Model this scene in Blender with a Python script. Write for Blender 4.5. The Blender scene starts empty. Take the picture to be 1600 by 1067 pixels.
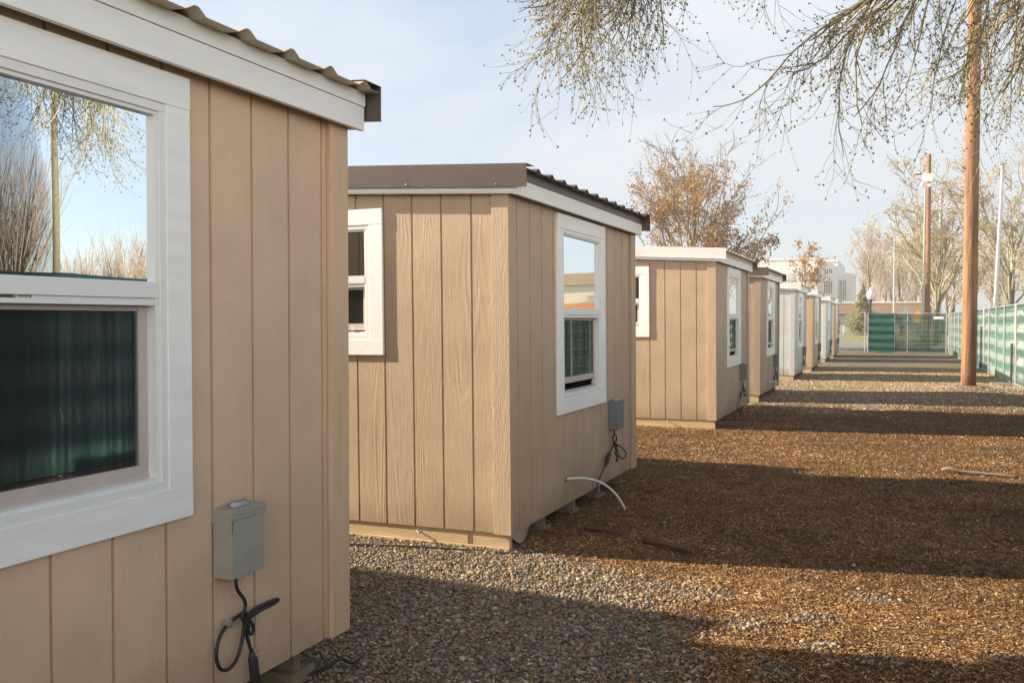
import bpy, math, random
import numpy as np
from math import radians as R, sin, cos, pi, atan2, sqrt
from mathutils import Vector
random.seed(7); rng = np.random.default_rng(7)
SC = bpy.context.scene
COL = SC.collection

# ------------------------------------------------------------------ camera
cam_d = bpy.data.cameras.new("camera"); cam = bpy.data.objects.new("camera", cam_d); COL.objects.link(cam)
cam.location = (0, 0, 1.385)
cam.rotation_euler = (R(90 - 1.412), 0, R(23.2))
cam_d.sensor_width = 36; cam_d.lens = 31.5; cam_d.clip_start = .05; cam_d.clip_end = 2000
SC.camera = cam

# ------------------------------------------------------------------ light
AZ, EL = 11.5, 25.0                      # sun stands to the left (-x), slightly behind the camera
sun_vec = Vector((-cos(R(AZ)) * cos(R(EL)), -sin(R(AZ)) * cos(R(EL)), sin(R(EL))))
sun_d = bpy.data.lights.new("sun", 'SUN'); sun = bpy.data.objects.new("sun", sun_d); COL.objects.link(sun)
sun_d.energy = 5.0; sun_d.angle = R(0.6); sun_d.color = (1, .87, .70)
sun.rotation_euler = sun_vec.to_track_quat('Z', 'Y').to_euler()
W = bpy.data.worlds.new("World"); SC.world = W; W.use_nodes = True
nt = W.node_tree; nt.nodes.clear()
def N(nt, t, **k):
    n = nt.nodes.new(t)
    for a, b in k.items():
        if a == 'inp':
            for i, v in b.items(): n.inputs[i].default_value = v
        else: setattr(n, a, b)
    return n
sky = N(nt, 'ShaderNodeTexSky', sky_type='NISHITA', sun_disc=False, sun_elevation=R(EL), sun_rotation=atan2(sun_vec.x, sun_vec.y),
        air_density=1.0, dust_density=.9, ozone_density=1.2)
tc = N(nt, 'ShaderNodeTexCoord')
mp = N(nt, 'ShaderNodeMapping'); mp.inputs['Scale'].default_value = (1.2, 1.2, 3.2)
nz = N(nt, 'ShaderNodeTexNoise', inp={'Scale': 1.35, 'Detail': 7, 'Roughness': .55, 'Distortion': .25})
rp = N(nt, 'ShaderNodeValToRGB'); rp.color_ramp.elements[0].position = .41; rp.color_ramp.elements[1].position = .64
rp.color_ramp.elements[0].color = (.28, .28, .28, 1); rp.color_ramp.elements[1].color = (.97, .97, .97, 1)
mx = N(nt, 'ShaderNodeMix', data_type='RGBA')
sz = N(nt, 'ShaderNodeSeparateXYZ'); cr = N(nt, 'ShaderNodeValToRGB')      # thin cloud: dimmed overhead, which deepens the shade on the ground
ce = cr.color_ramp.elements; ce[0].position = .0; ce[0].color = (.285, .30, .322, 1); ce.new(.33); ce[1].position = .33; ce[1].color = (.33, .352, .372, 1); ce[2].position = .62; ce[2].color = (.19, .19, .195, 1)
cs = N(nt, 'ShaderNodeVectorMath', operation='SCALE'); cs.inputs['Scale'].default_value = 10.5
bg = N(nt, 'ShaderNodeBackground'); bg.inputs[1].default_value = .094
wo = N(nt, 'ShaderNodeOutputWorld')
L = nt.links.new
L(tc.outputs['Generated'], mp.inputs[0]); L(mp.outputs[0], nz.inputs['Vector']); L(nz.outputs['Fac'], rp.inputs[0])
L(rp.outputs[0], mx.inputs[0]); L(tc.outputs['Generated'], sz.inputs[0]); L(sz.outputs['Z'], cr.inputs[0]); L(cr.outputs[0], cs.inputs[0]); L(cs.outputs[0], mx.inputs[7]); sk = N(nt, 'ShaderNodeVectorMath', operation='SCALE'); sk.inputs['Scale'].default_value = .80; L(sky.outputs[0], sk.inputs[0]); L(sk.outputs[0], mx.inputs[6]); 
# a bank of added sky brightness, unseen behind the viewer, to fill the shaded walls
def ramp2(sock, a, b):
    r = N(nt, 'ShaderNodeMapRange', interpolation_type='SMOOTHSTEP', inp={1: a, 2: b, 3: 0, 4: 1}); L(sock, r.inputs[0]); return r.outputs[0]
def mul2(a, b):
    m_ = N(nt, 'ShaderNodeMath', operation='MULTIPLY'); L(a, m_.inputs[0]); L(b, m_.inputs[1]); return m_.outputs[0]
sky_fill = mul2(mul2(ramp2(sz.outputs['Y'], .38, -.05), ramp2(sz.outputs['X'], -.35, .15)), ramp2(sz.outputs['Z'], .62, .30))
bk = N(nt, 'ShaderNodeMix', data_type='RGBA'); bk.inputs[6].default_value = (1, 1, 1, 1); bk.inputs[7].default_value = (4.1, 3.45, 2.95, 1); L(sky_fill, bk.inputs[0])
bs = N(nt, 'ShaderNodeVectorMath', operation='MULTIPLY'); L(mx.outputs[2], bs.inputs[0]); L(bk.outputs[2], bs.inputs[1])
L(bs.outputs[0], bg.inputs[0]); L(bg.outputs[0], wo.inputs[0])
SC.view_settings.view_transform = 'Standard'; SC.view_settings.look = 'None'; SC.view_settings.gamma = 1
SC.view_settings.exposure = 1.38
try: SC.cycles.max_bounces = 8; SC.cycles.transparent_max_bounces = 16
except Exception: pass

# ------------------------------------------------------------------ helpers
def tag(o, label=None, cat=None, group=None, kind=None):
    if label: o['label'] = label
    if cat: o['category'] = cat
    if group: o['group'] = group
    if kind: o['kind'] = kind
    return o
def empty(name, loc=(0, 0, 0), rot=(0, 0, 0)):
    o = bpy.data.objects.new(name, None); COL.objects.link(o); o.location = loc; o.rotation_euler = rot
    o.empty_display_size = .2
    return o
class MB:
    def __init__(s): s.v = []; s.f = []; s.n = 0; s.c = []; s.nf = []
    def add(s, verts, faces, col=None):
        verts = np.asarray(verts, float).reshape(-1, 3)
        faces = np.asarray(faces, int)
        s.v.append(verts); s.f.append(faces + s.n); s.n += len(verts)
        if col is not None:
            c = np.asarray(col, float)
            if c.ndim == 1: c = np.tile(c, (len(verts), 1))
            s.c.append(c)
        return s
    def box(s, x0, x1, y0, y1, z0, z1, T=None, col=None):
        v = np.array([(x, y, z) for x in (x0, x1) for y in (y0, y1) for z in (z0, z1)], float)
        if T is not None: v = np.array([T(*p) for p in v])
        return s.add(v, [(0, 1, 3, 2), (4, 6, 7, 5), (0, 4, 5, 1), (2, 3, 7, 6), (0, 2, 6, 4), (1, 5, 7, 3)], col)
    def quad(s, a, b, c, d, col=None): return s.add([a, b, c, d], [(0, 1, 2, 3)], col)
    def tube(s, pts, rad, k=6, col=None, cap=True):
        pts = np.asarray(pts, float); n = len(pts)
        rad = np.full(n, rad) if np.isscalar(rad) else np.asarray(rad, float)
        t = np.gradient(pts, axis=0); t /= np.linalg.norm(t, axis=1)[:, None] + 1e-9
        ref = np.array([0.31, 0.17, .93]) if abs(t[:, 2]).mean() < .8 else np.array([1., .1, 0])
        a = np.cross(t, ref); a /= np.linalg.norm(a, axis=1)[:, None] + 1e-9
        b = np.cross(t, a)
        ang = np.arange(k) * 2 * pi / k
        ring = pts[:, None, :] + rad[:, None, None] * (a[:, None, :] * np.cos(ang)[None, :, None] + b[:, None, :] * np.sin(ang)[None, :, None])
        i = np.arange(n - 1)[:, None] * k; j = np.arange(k)[None, :]; j2 = (j + 1) % k
        F = np.stack([i + j, i + j2, i + k + j2, i + k + j], -1).reshape(-1, 4)
        cc = None
        if col is not None:
            col = np.asarray(col, float); cc = np.repeat(col, k, 0) if col.ndim == 2 else col
        s.add(ring.reshape(-1, 3), F, cc)
        if cap and k >= 4:
            s.f.append(np.array([list(range(s.n - k, s.n))])); s.f.append(np.array([list(range(s.n - n * k, s.n - n * k + k))[::-1]]))
        return s
    def build(s, name, mat, parent=None, smooth=False, bevel=0):
        me = bpy.data.meshes.new(name)
        if s.v:
            V = np.concatenate(s.v); lt = []; li = []
            for f in s.f:
                lt.append(np.full(len(f), f.shape[1])); li.append(f.reshape(-1))
            lt = np.concatenate(lt); li = np.concatenate(li)
            me.vertices.add(len(V)); me.vertices.foreach_set('co', V.reshape(-1))
            me.loops.add(len(li)); me.loops.foreach_set('vertex_index', li)
            me.polygons.add(len(lt)); me.polygons.foreach_set('loop_start', np.concatenate([[0], np.cumsum(lt)[:-1]]))
            try: me.polygons.foreach_set('loop_total', lt)
            except Exception: pass
            if s.c:
                Cc = np.concatenate(s.c)
                if Cc.shape[1] == 3: Cc = np.c_[Cc, np.ones(len(Cc))]
                at = me.color_attributes.new('Col', 'FLOAT_COLOR', 'POINT'); at.data.foreach_set('color', Cc.reshape(-1))
            me.polygons.foreach_set('use_smooth', np.full(len(lt), bool(smooth)))
            me.update(calc_edges=True); me.validate()
        if mat: me.materials.append(mat)
        o = bpy.data.objects.new(name, me); COL.objects.link(o)
        if parent: o.parent = parent
        if bevel:
            m = o.modifiers.new('bevel', 'BEVEL'); m.width = bevel; m.segments = 2; m.limit_method = 'ANGLE'
        return o
def spline(P, n=8):
    P = np.asarray(P, float); out = []
    Q = np.vstack([2 * P[0] - P[1], P, 2 * P[-1] - P[-2]])
    for i in range(1, len(Q) - 2):
        p0, p1, p2, p3 = Q[i - 1], Q[i], Q[i + 1], Q[i + 2]
        for t in np.linspace(0, 1, n, endpoint=False):
            out.append(.5 * (2 * p1 + (p2 - p0) * t + (2 * p0 - 5 * p1 + 4 * p2 - p3) * t * t + (3 * p1 - p0 - 3 * p2 + p3) * t ** 3))
    out.append(P[-1]); return np.array(out)
def vnoise(x, y, seed=0):
    x = np.asarray(x, float); y = np.asarray(y, float)
    xi = np.floor(x).astype(int); yi = np.floor(y).astype(int); fx = x - xi; fy = y - yi
    fx = fx * fx * (3 - 2 * fx); fy = fy * fy * (3 - 2 * fy)
    def h(a, b):
        v = np.sin(a * 127.1 + b * 311.7 + seed * 74.7) * 43758.5453
        return v - np.floor(v)
    return (h(xi, yi) * (1 - fx) + h(xi + 1, yi) * fx) * (1 - fy) + (h(xi, yi + 1) * (1 - fx) + h(xi + 1, yi + 1) * fx) * fy
def fbm(x, y, seed=0, o=4):
    s = 0; a = .5
    for i in range(o): s = s + a * vnoise(x * 2 ** i, y * 2 ** i, seed + i); a *= .5
    return s / (1 - .5 ** o)
def sstep(a, b, x):
    t = np.clip((np.asarray(x, float) - a) / (b - a), 0, 1); return t * t * (3 - 2 * t)

# ------------------------------------------------------------------ materials
def newmat(name):
    m = bpy.data.materials.new(name); m.use_nodes = True
    nt = m.node_tree; b = nt.nodes['Principled BSDF']; return m, nt, b
def plain(name, col, rough=.6, metal=0, var=.12, scale=6, bump=0, bscale=40, stretch=(1, 1, 1), spec=None, attr=False):
    m, nt, b = newmat(name); L = nt.links.new
    b.inputs['Roughness'].default_value = rough; b.inputs['Metallic'].default_value = metal
    if spec is not None: b.inputs['Specular IOR Level'].default_value = spec
    tc = N(nt, 'ShaderNodeTexCoord'); mp = N(nt, 'ShaderNodeMapping'); mp.inputs['Scale'].default_value = stretch
    L(tc.outputs['Object'], mp.inputs[0])
    nz = N(nt, 'ShaderNodeTexNoise', inp={'Scale': scale, 'Detail': 5, 'Roughness': .6}); L(mp.outputs[0], nz.inputs['Vector'])
    mr = N(nt, 'ShaderNodeMapRange', inp={1: .3, 2: .7, 3: 1 - var, 4: 1 + var}); L(nz.outputs['Fac'], mr.inputs[0])
    mu = N(nt, 'ShaderNodeVectorMath', operation='SCALE')
    if attr:
        at = N(nt, 'ShaderNodeAttribute', attribute_name='Col'); L(at.outputs['Color'], mu.inputs[0])
    else: mu.inputs[0].default_value = col[:3]
    L(mr.outputs[0], mu.inputs['Scale']); L(mu.outputs[0], b.inputs['Base Color'])
    if bump:
        n2 = N(nt, 'ShaderNodeTexNoise', inp={'Scale': bscale, 'Detail': 4}); L(mp.outputs[0], n2.inputs['Vector'])
        bp = N(nt, 'ShaderNodeBump', inp={'Strength': min(1, bump), 'Distance': .01}); L(n2.outputs['Fac'], bp.inputs['Height']); L(bp.outputs[0], b.inputs['Normal'])
    return m
def siding(name, col, amt=1.0):
    """painted engineered wood siding, embossed with a wood grain"""
    m, nt, b = newmat(name); L = nt.links.new
    b.inputs['Roughness'].default_value = .52; b.inputs['Specular IOR Level'].default_value = .35
    tc = N(nt, 'ShaderNodeTexCoord')
    def mapped(s):
        q = N(nt, 'ShaderNodeMapping'); q.inputs['Scale'].default_value = s; L(tc.outputs['Object'], q.inputs[0]); return q
    a = mapped((6.5, 6.5, .75)); n1 = N(nt, 'ShaderNodeTexNoise', inp={'Scale': 1.0, 'Detail': 1.5, 'Distortion': .35}); L(a.outputs[0], n1.inputs['Vector'])
    sc = N(nt, 'ShaderNodeMath', operation='MULTIPLY'); sc.inputs[1].default_value = 88; L(n1.outputs['Fac'], sc.inputs[0])
    sn = N(nt, 'ShaderNodeMath', operation='SINE'); L(sc.outputs[0], sn.inputs[0])
    a2 = mapped((85, 85, 7)); n2 = N(nt, 'ShaderNodeTexNoise', inp={'Scale': 1.0, 'Detail': 4, 'Distortion': .6}); L(a2.outputs[0], n2.inputs['Vector'])
    a3 = mapped((14, 14, 150)); n3 = N(nt, 'ShaderNodeTexNoise', inp={'Scale': 1.0, 'Detail': 3}); L(a3.outputs[0], n3.inputs['Vector'])
    a4 = mapped((3, 3, 1.2)); n4 = N(nt, 'ShaderNodeTexNoise', inp={'Scale': 1.0, 'Detail': 3}); L(a4.outputs[0], n4.inputs['Vector'])
    m4 = N(nt, 'ShaderNodeMapRange', inp={1: .45, 2: .6, 3: 0, 4: 1}); L(n4.outputs['Fac'], m4.inputs[0])
    g1 = N(nt, 'ShaderNodeMath', operation='MULTIPLY'); L(sn.outputs[0], g1.inputs[0]); L(m4.outputs[0], g1.inputs[1])
    g1b = N(nt, 'ShaderNodeMath', operation='MULTIPLY'); g1b.inputs[1].default_value = .13; L(g1.outputs[0], g1b.inputs[0])
    s0 = N(nt, 'ShaderNodeMath', operation='MULTIPLY'); s0.inputs[1].default_value = .42; L(n2.outputs['Fac'], s0.inputs[0])
    s1 = N(nt, 'ShaderNodeMath', operation='ADD'); L(g1b.outputs[0], s1.inputs[0]); L(s0.outputs[0], s1.inputs[1])
    g3 = N(nt, 'ShaderNodeMath', operation='MULTIPLY'); g3.inputs[1].default_value = .38; L(n3.outputs['Fac'], g3.inputs[0])
    s2 = N(nt, 'ShaderNodeMath', operation='ADD'); L(s1.outputs[0], s2.inputs[0]); L(g3.outputs[0], s2.inputs[1])
    bp = N(nt, 'ShaderNodeBump', inp={'Strength': .62 * amt, 'Distance': .0042}); L(s2.outputs[0], bp.inputs['Height']); L(bp.outputs[0], b.inputs['Normal'])
    nn = N(nt, 'ShaderNodeTexNoise', inp={'Scale': 2.3, 'Detail': 6, 'Roughness': .65}); L(tc.outputs['Object'], nn.inputs['Vector'])
    mr = N(nt, 'ShaderNodeMapRange', inp={1: .3, 2: .7, 3: .87, 4: 1.09}); L(nn.outputs['Fac'], mr.inputs[0])
    sp = N(nt, 'ShaderNodeSeparateXYZ'); L(tc.outputs['Object'], sp.inputs[0])     # dirt splashed up from the ground
    ns = N(nt, 'ShaderNodeMath', operation='MULTIPLY_ADD'); ns.inputs[1].default_value = .35; L(nn.outputs['Fac'], ns.inputs[0]); L(sp.outputs['Z'], ns.inputs[2])
    dr = N(nt, 'ShaderNodeMapRange', inp={1: .25, 2: .5, 3: .5, 4: 0}); L(ns.outputs[0], dr.inputs[0])
    mu = N(nt, 'ShaderNodeVectorMath', operation='SCALE'); mu.inputs[0].default_value = col; L(mr.outputs[0], mu.inputs['Scale'])
    mx = N(nt, 'ShaderNodeMix', data_type='RGBA'); mx.inputs[7].default_value = (.22, .15, .09, 1)
    L(dr.outputs[0], mx.inputs[0]); L(mu.outputs[0], mx.inputs[6]); L(mx.outputs[2], b.inputs['Base Color'])
    return m
def groovemat(name, col):
    return plain(name, col, .8, var=.1)
def glass(name, tint=.75, refl=.30, rough=0.0):
    m = bpy.data.materials.new(name); m.use_nodes = True; nt = m.node_tree; nt.nodes.clear(); L = nt.links.new
    tr = N(nt, 'ShaderNodeBsdfTransparent'); tr.inputs[0].default_value = (tint * .93, tint, tint * .97, 1)
    gl = N(nt, 'ShaderNodeBsdfGlossy', inp={'Roughness': rough}); gl.inputs[0].default_value = (.90, .96, 1, 1)
    fr = N(nt, 'ShaderNodeFresnel', inp={'IOR': 1.55})
    mr = N(nt, 'ShaderNodeMapRange', inp={1: 0.0, 2: 1.0, 3: refl, 4: 1.0}); L(fr.outputs[0], mr.inputs[0])
    mx = N(nt, 'ShaderNodeMixShader'); L(mr.outputs[0], mx.inputs[0]); L(tr.outputs[0], mx.inputs[1]); L(gl.outputs[0], mx.inputs[2])
    tc = N(nt, 'ShaderNodeTexCoord'); nz = N(nt, 'ShaderNodeTexNoise', inp={'Scale': 2.2, 'Detail': 1}); L(tc.outputs['Object'], nz.inputs['Vector'])
    bp = N(nt, 'ShaderNodeBump', inp={'Strength': .02, 'Distance': .01}); L(nz.outputs['Fac'], bp.inputs['Height']); L(bp.outputs[0], gl.inputs['Normal'])
    o = N(nt, 'ShaderNodeOutputMaterial'); L(mx.outputs[0], o.inputs[0]); return m
def screenmat():
    m = bpy.data.materials.new('insect screen'); m.use_nodes = True; nt = m.node_tree; nt.nodes.clear(); L = nt.links.new
    tr = N(nt, 'ShaderNodeBsdfTransparent'); df = N(nt, 'ShaderNodeBsdfDiffuse'); df.inputs[0].default_value = (.03, .032, .032, 1)
    tc = N(nt, 'ShaderNodeTexCoord'); mp = N(nt, 'ShaderNodeMapping'); mp.inputs['Scale'].default_value = (60, 60, 1.2); L(tc.outputs['Object'], mp.inputs[0])
    nz = N(nt, 'ShaderNodeTexNoise', inp={'Scale': 1, 'Detail': 2}); L(mp.outputs[0], nz.inputs['Vector'])
    mr = N(nt, 'ShaderNodeMapRange', inp={1: .3, 2: .7, 3: .38, 4: .72}); L(nz.outputs['Fac'], mr.inputs[0])
    mx = N(nt, 'ShaderNodeMixShader'); L(mr.outputs[0], mx.inputs[0]); L(tr.outputs[0], mx.inputs[1]); L(df.outputs[0], mx.inputs[2])
    o = N(nt, 'ShaderNodeOutputMaterial'); L(mx.outputs[0], o.inputs[0]); return m
def leafmat(name, trans=.25):
    m, nt, b = newmat(name); L = nt.links.new
    at = N(nt, 'ShaderNodeAttribute', attribute_name='Col'); L(at.outputs['Color'], b.inputs['Base Color']); b.inputs['Roughness'].default_value = .7
    b.inputs['Specular IOR Level'].default_value = .2
    tl = N(nt, 'ShaderNodeBsdfTranslucent'); L(at.outputs['Color'], tl.inputs[0])
    mx = N(nt, 'ShaderNodeMixShader'); mx.inputs[0].default_value = trans
    o = [n for n in nt.nodes if n.type == 'OUTPUT_MATERIAL'][0]
    L(b.outputs[0], mx.inputs[1]); L(tl.outputs[0], mx.inputs[2]); L(mx.outputs[0], o.inputs[0]); return m

TAN = (.48, .352, .236)
M = dict(
    tan=siding('tan painted siding', TAN), tanpale=siding('pale tan siding', (.64, .455, .305)), tanpaletrim=plain('pale tan trim', (.625, .437, .275), .55, var=.07, bump=.25, bscale=60, stretch=(3, 3, .4)), tan2=siding('darker tan siding', (.40, .315, .22)),  # paler base colour for the nearest shed's siding and trim
    grey=siding('grey painted siding', (.52, .53, .51)),
    tantrim=plain('tan trim board', (.465, .345, .222), .55, var=.07, bump=.25, bscale=60, stretch=(3, 3, .4)),
    tan2trim=plain('darker tan trim', (.37, .28, .19), .55, var=.07), greytrim=plain('grey trim', (.47, .47, .45), .55, var=.07),
    white=plain('white painted trim', (.86, .85, .81), .5, var=.045, scale=9, bump=.07, bscale=70, stretch=(1, .4, 3)),
    vinyl=plain('white vinyl frame', (.78, .78, .75), .35, var=.02),
    taupe=plain('taupe window sash', (.50, .43, .39), .5, var=.1),
    brown=plain('brown metal flashing', (.125, .092, .075), .38, metal=.25, var=.12, scale=5),
    wflash=plain('white metal flashing', (.72, .71, .68), .4, var=.05), cream=plain('cream ribbed metal', (.50, .43, .33), .42, metal=.2, var=.08),
    ply=plain('raw underside board', (.22, .17, .11), .8, var=.2), skid=plain('treated timber', (.50, .365, .20), .7, var=.14, scale=3, stretch=(1, 6, 8), bump=.3, bscale=30),
    reflsheet=plain('pale reflection sheet', (.55, .54, .51), .8, var=.08, scale=3, stretch=(12, 1, .3)), inside=plain('interior wall', (.30, .28, .25), .8), floor=plain('plywood floor', (.2, .15, .1), .8),
    boxgrey=plain('painted steel box', (.33, .315, .275), .45, var=.06, scale=12), boxblue=plain('blue grey steel box', (.16, .17, .175), .5, var=.08),
    steel=plain('zinc hardware', (.36, .36, .35), .5, metal=.6), rubber=plain('black cord rubber', (.018, .018, .018), .5, var=.2),
    hose=plain('white plastic tubing', (.7, .68, .6), .4), foam=plain('orange foam collar', (.35, .15, .05), .8), wrap=plain('torn wrap', (.35, .30, .24), .6),
    glass=glass('window glass', .42, .27), glass2=glass('lower window glass', .5, .07), screen=screenmat(),
    sticker=plain('dark printed label', (.07, .06, .05), .5), paper=plain('label paper', (.7, .68, .62), .6),
    galv=plain('galvanised steel', (.40, .41, .40), .38, metal=.45, var=.1, scale=8), dark=plain('black painted steel', (.03, .03, .03), .5),
    pole=plain('creosoted pole timber', (.235, .115, .052), .8, var=.55, scale=2.2, stretch=(7, 7, .5), bump=.9, bscale=9),
    bark=plain('mossy bark', (.13, .105, .06), .85, var=.35, scale=14, bump=.6, bscale=50), twig=plain('twig bark', (1, 1, 1), .75, var=.25, scale=4, attr=True),
    leaf=leafmat('dry leaf'), chip=plain('wood chip', (1, 1, 1), .85, var=.18, scale=30, attr=True, spec=.15), pebble=plain('river pebble', (1, 1, 1), .6, var=.22, scale=60, attr=True, spec=.3),
)
def box_label(*a): pass

# ------------------------------------------------------------------ ground
def gz(x, y):
    x = np.asarray(x, float); y = np.asarray(y, float)
    z = -np.clip((y - 8) * .004, 0, .12)
    near = sstep(60, 25, abs(y)) * sstep(14, 4, abs(x))
    z = z + near * (.022 * (fbm(x * .9, y * .9, 3) - .5) + .012 * (fbm(x * 4, y * 4, 9) - .5))
    d = np.sqrt((x - 1.344) ** 2 + (y - 20.08) ** 2); z = z + .12 * np.exp(-(d / .55) ** 2)
    return z
def gravel_mask(x, y):
    x = np.asarray(x, float); y = np.asarray(y, float)
    xb = np.interp(y, [2.5, 3.4, 4.3, 4.75, 4.95, 5.3, 6], [-.35, -.6, -1.0, -1.35, -2.0, -2.6, -3.2])
    w = (fbm(x * 2.1, y * 2.1, 21) - .5) * 1.5
    a = sstep(.4, -.4, x - xb + w * .7) * (y < 9)
    for px, py, pr in ((-.42, 3.62, .17), (-.30, 3.95, .13), (-.62, 4.12, .16), (-.05, 3.9, .10), (-.9, 4.5, .2), (.4, 4.1, .08), (-.35, 4.33, .13), (.9, 4.6, .1), (-.1, 4.75, .1)):
        a = np.maximum(a, .62 * sstep(1.3, .4, np.sqrt((x - px) ** 2 + ((y - py) * 1.2) ** 2) / pr + w * .6))
    far = sstep(13.6, 18.5, y + w * 3.0 + (x < 0) * .8)
    return np.clip(np.maximum(a, far), 0, 1)
def axis(fine0, fine1, step, lim):
    a = list(np.arange(fine0, fine1 + 1e-6, step)); s = step
    while a[-1] < lim: s *= 1.25; a.append(a[-1] + s)
    b = []; s = step; v = fine0
    while v > -lim: s *= 1.25; v -= s; b.append(v)
    return np.array(b[::-1] + a)
gx = axis(-5, 4, .09, 900); gy = axis(2, 24, .11, 900)
GX, GY = np.meshgrid(gx, gy, indexing='ij'); nx, ny = GX.shape
mb = MB()
idx = np.arange(nx * ny).reshape(nx, ny)
F = np.stack([idx[:-1, :-1], idx[1:, :-1], idx[1:, 1:], idx[:-1, 1:]], -1).reshape(-1, 4)
GM = gravel_mask(GX, GY)
lawn = np.clip(sstep(2.7, 3.4, GX) + sstep(44.3, 45, GY), 0, 1)
mb.add(np.stack([GX, GY, gz(GX, GY)], -1).reshape(-1, 3), F, np.stack([GM, lawn, sstep(2.2, 1.6, 2.35 - GX + 1.4) * 0 + sstep(1.0, .2, abs(GX - 2.2)) * (GY > 8)], -1).reshape(-1, 3))
def groundmat():
    m, nt, b = newmat('ground cover'); L = nt.links.new
    b.inputs['Roughness'].default_value = .9; b.inputs['Specular IOR Level'].default_value = .15
    tc = N(nt, 'ShaderNodeTexCoord'); at = N(nt, 'ShaderNodeAttribute', attribute_name='Col')
    sp = N(nt, 'ShaderNodeSeparateColor'); L(at.outputs['Color'], sp.inputs[0])
    def ramp(fac, cols, pos=None, const=False):
        r = N(nt, 'ShaderNodeValToRGB'); e = r.color_ramp.elements
        if const: r.color_ramp.interpolation = 'CONSTANT'
        while len(e) < len(cols): e.new(.5)
        for i, c in enumerate(cols): e[i].position = pos[i] if pos else i / (len(cols) - 1); e[i].color = (*c, 1)
        L(fac, r.inputs[0]); return r
    # mulch
    mp = N(nt, 'ShaderNodeMapping'); mp.inputs['Scale'].default_value = (45, 75, 40); L(tc.outputs['Object'], mp.inputs[0])
    n1 = N(nt, 'ShaderNodeTexNoise', inp={'Scale': 1, 'Detail': 5, 'Roughness': .7, 'Distortion': 1.2}); L(mp.outputs[0], n1.inputs['Vector'])
    r1 = ramp(n1.outputs['Fac'], [(.025, .014, .010), (.10, .052, .027), (.19, .11, .05), (.34, .22, .12)], [.3, .45, .58, .74])
    n1b = N(nt, 'ShaderNodeTexNoise', inp={'Scale': 1.3, 'Detail': 4}); L(tc.outputs['Object'], n1b.inputs['Vector'])
    mr = N(nt, 'ShaderNodeMapRange', inp={1: .3, 2: .7, 3: .75, 4: 1.2}); L(n1b.outputs['Fac'], mr.inputs[0])
    mul = N(nt, 'ShaderNodeVectorMath', operation='SCALE'); L(r1.outputs[0], mul.inputs[0]); L(mr.outputs[0], mul.inputs['Scale'])
    # gravel
    vo = N(nt, 'ShaderNodeTexVoronoi', inp={'Scale': 34, 'Randomness': 1}); L(tc.outputs['Object'], vo.inputs['Vector'])
    vs = N(nt, 'ShaderNodeSeparateColor'); L(vo.outputs['Color'], vs.inputs[0])
    r2 = ramp(vs.outputs[0], [(.20, .16, .11), (.34, .27, .175), (.26, .22, .165), (.44, .36, .245), (.37, .26, .15), (.50, .42, .30)], [0, .2, .4, .6, .8, .92], True)
    dk = N(nt, 'ShaderNodeMapRange', inp={1: .25, 2: .6, 3: 1.0, 4: .35}); L(vo.outputs['Distance'], dk.inputs[0])
    mg = N(nt, 'ShaderNodeVectorMath', operation='SCALE'); L(r2.outputs[0], mg.inputs[0]); L(dk.outputs[0], mg.inputs['Scale'])
    # turf
    n3 = N(nt, 'ShaderNodeTexNoise', inp={'Scale': 9, 'Detail': 8, 'Roughness': .8}); L(tc.outputs['Object'], n3.inputs['Vector'])
    r3 = ramp(n3.outputs['Fac'], [(.05, .05, .02), (.10, .12, .035), (.24, .20, .09)], [.3, .5, .7])
    # edge between mulch and gravel broken by noise
    n4 = N(nt, 'ShaderNodeTexNoise', inp={'Scale': 22, 'Detail': 4}); L(tc.outputs['Object'], n4.inputs['Vector'])
    ad = N(nt, 'ShaderNodeMath', operation='MULTIPLY_ADD'); ad.inputs[1].default_value = 1.0; L(n4.outputs['Fac'], ad.inputs[0]); L(sp.outputs[0], ad.inputs[2])
    th = N(nt, 'ShaderNodeMapRange', inp={1: .86, 2: 1.06, 3: 0, 4: 1}); L(ad.outputs[0], th.inputs[0])
    mx = N(nt, 'ShaderNodeMix', data_type='RGBA'); L(th.outputs[0], mx.inputs[0]); L(mul.outputs[0], mx.inputs[6]); L(mg.outputs[0], mx.inputs[7])
    # weeds near the fence
    wd = N(nt, 'ShaderNodeTexNoise', inp={'Scale': 2.5, 'Detail': 6, 'Roughness': .7}); L(tc.outputs['Object'], wd.inputs['Vector'])
    wm = N(nt, 'ShaderNodeMapRange', inp={1: .5, 2: .62, 3: 0, 4: .6}); L(wd.outputs['Fac'], wm.inputs[0])
    wx = N(nt, 'ShaderNodeMath', operation='MULTIPLY'); L(wm.outputs[0], wx.inputs[0]); L(sp.outputs[2], wx.inputs[1])
    lw = N(nt, 'ShaderNodeMath', operation='MAXIMUM'); L(wx.outputs[0], lw.inputs[0]); L(sp.outputs[1], lw.inputs[1])
    m2 = N(nt, 'ShaderNodeMix', data_type='RGBA'); L(lw.outputs[0], m2.inputs[0]); L(mx.outputs[2], m2.inputs[6]); L(r3.outputs[0], m2.inputs[7])
    L(m2.outputs[2], b.inputs['Base Color'])
    hm = N(nt, 'ShaderNodeMix', data_type='FLOAT'); L(th.outputs[0], hm.inputs[0]); L(n1.outputs['Fac'], hm.inputs[2]); L(dk.outputs[0], hm.inputs[3])
    bp = N(nt, 'ShaderNodeBump', inp={'Strength': .9, 'Distance': .02}); L(hm.outputs[0], bp.inputs['Height']); L(bp.outputs[0], b.inputs['Normal'])
    return m
tag(mb.build('ground', groundmat(), smooth=True), kind='structure')

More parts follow.
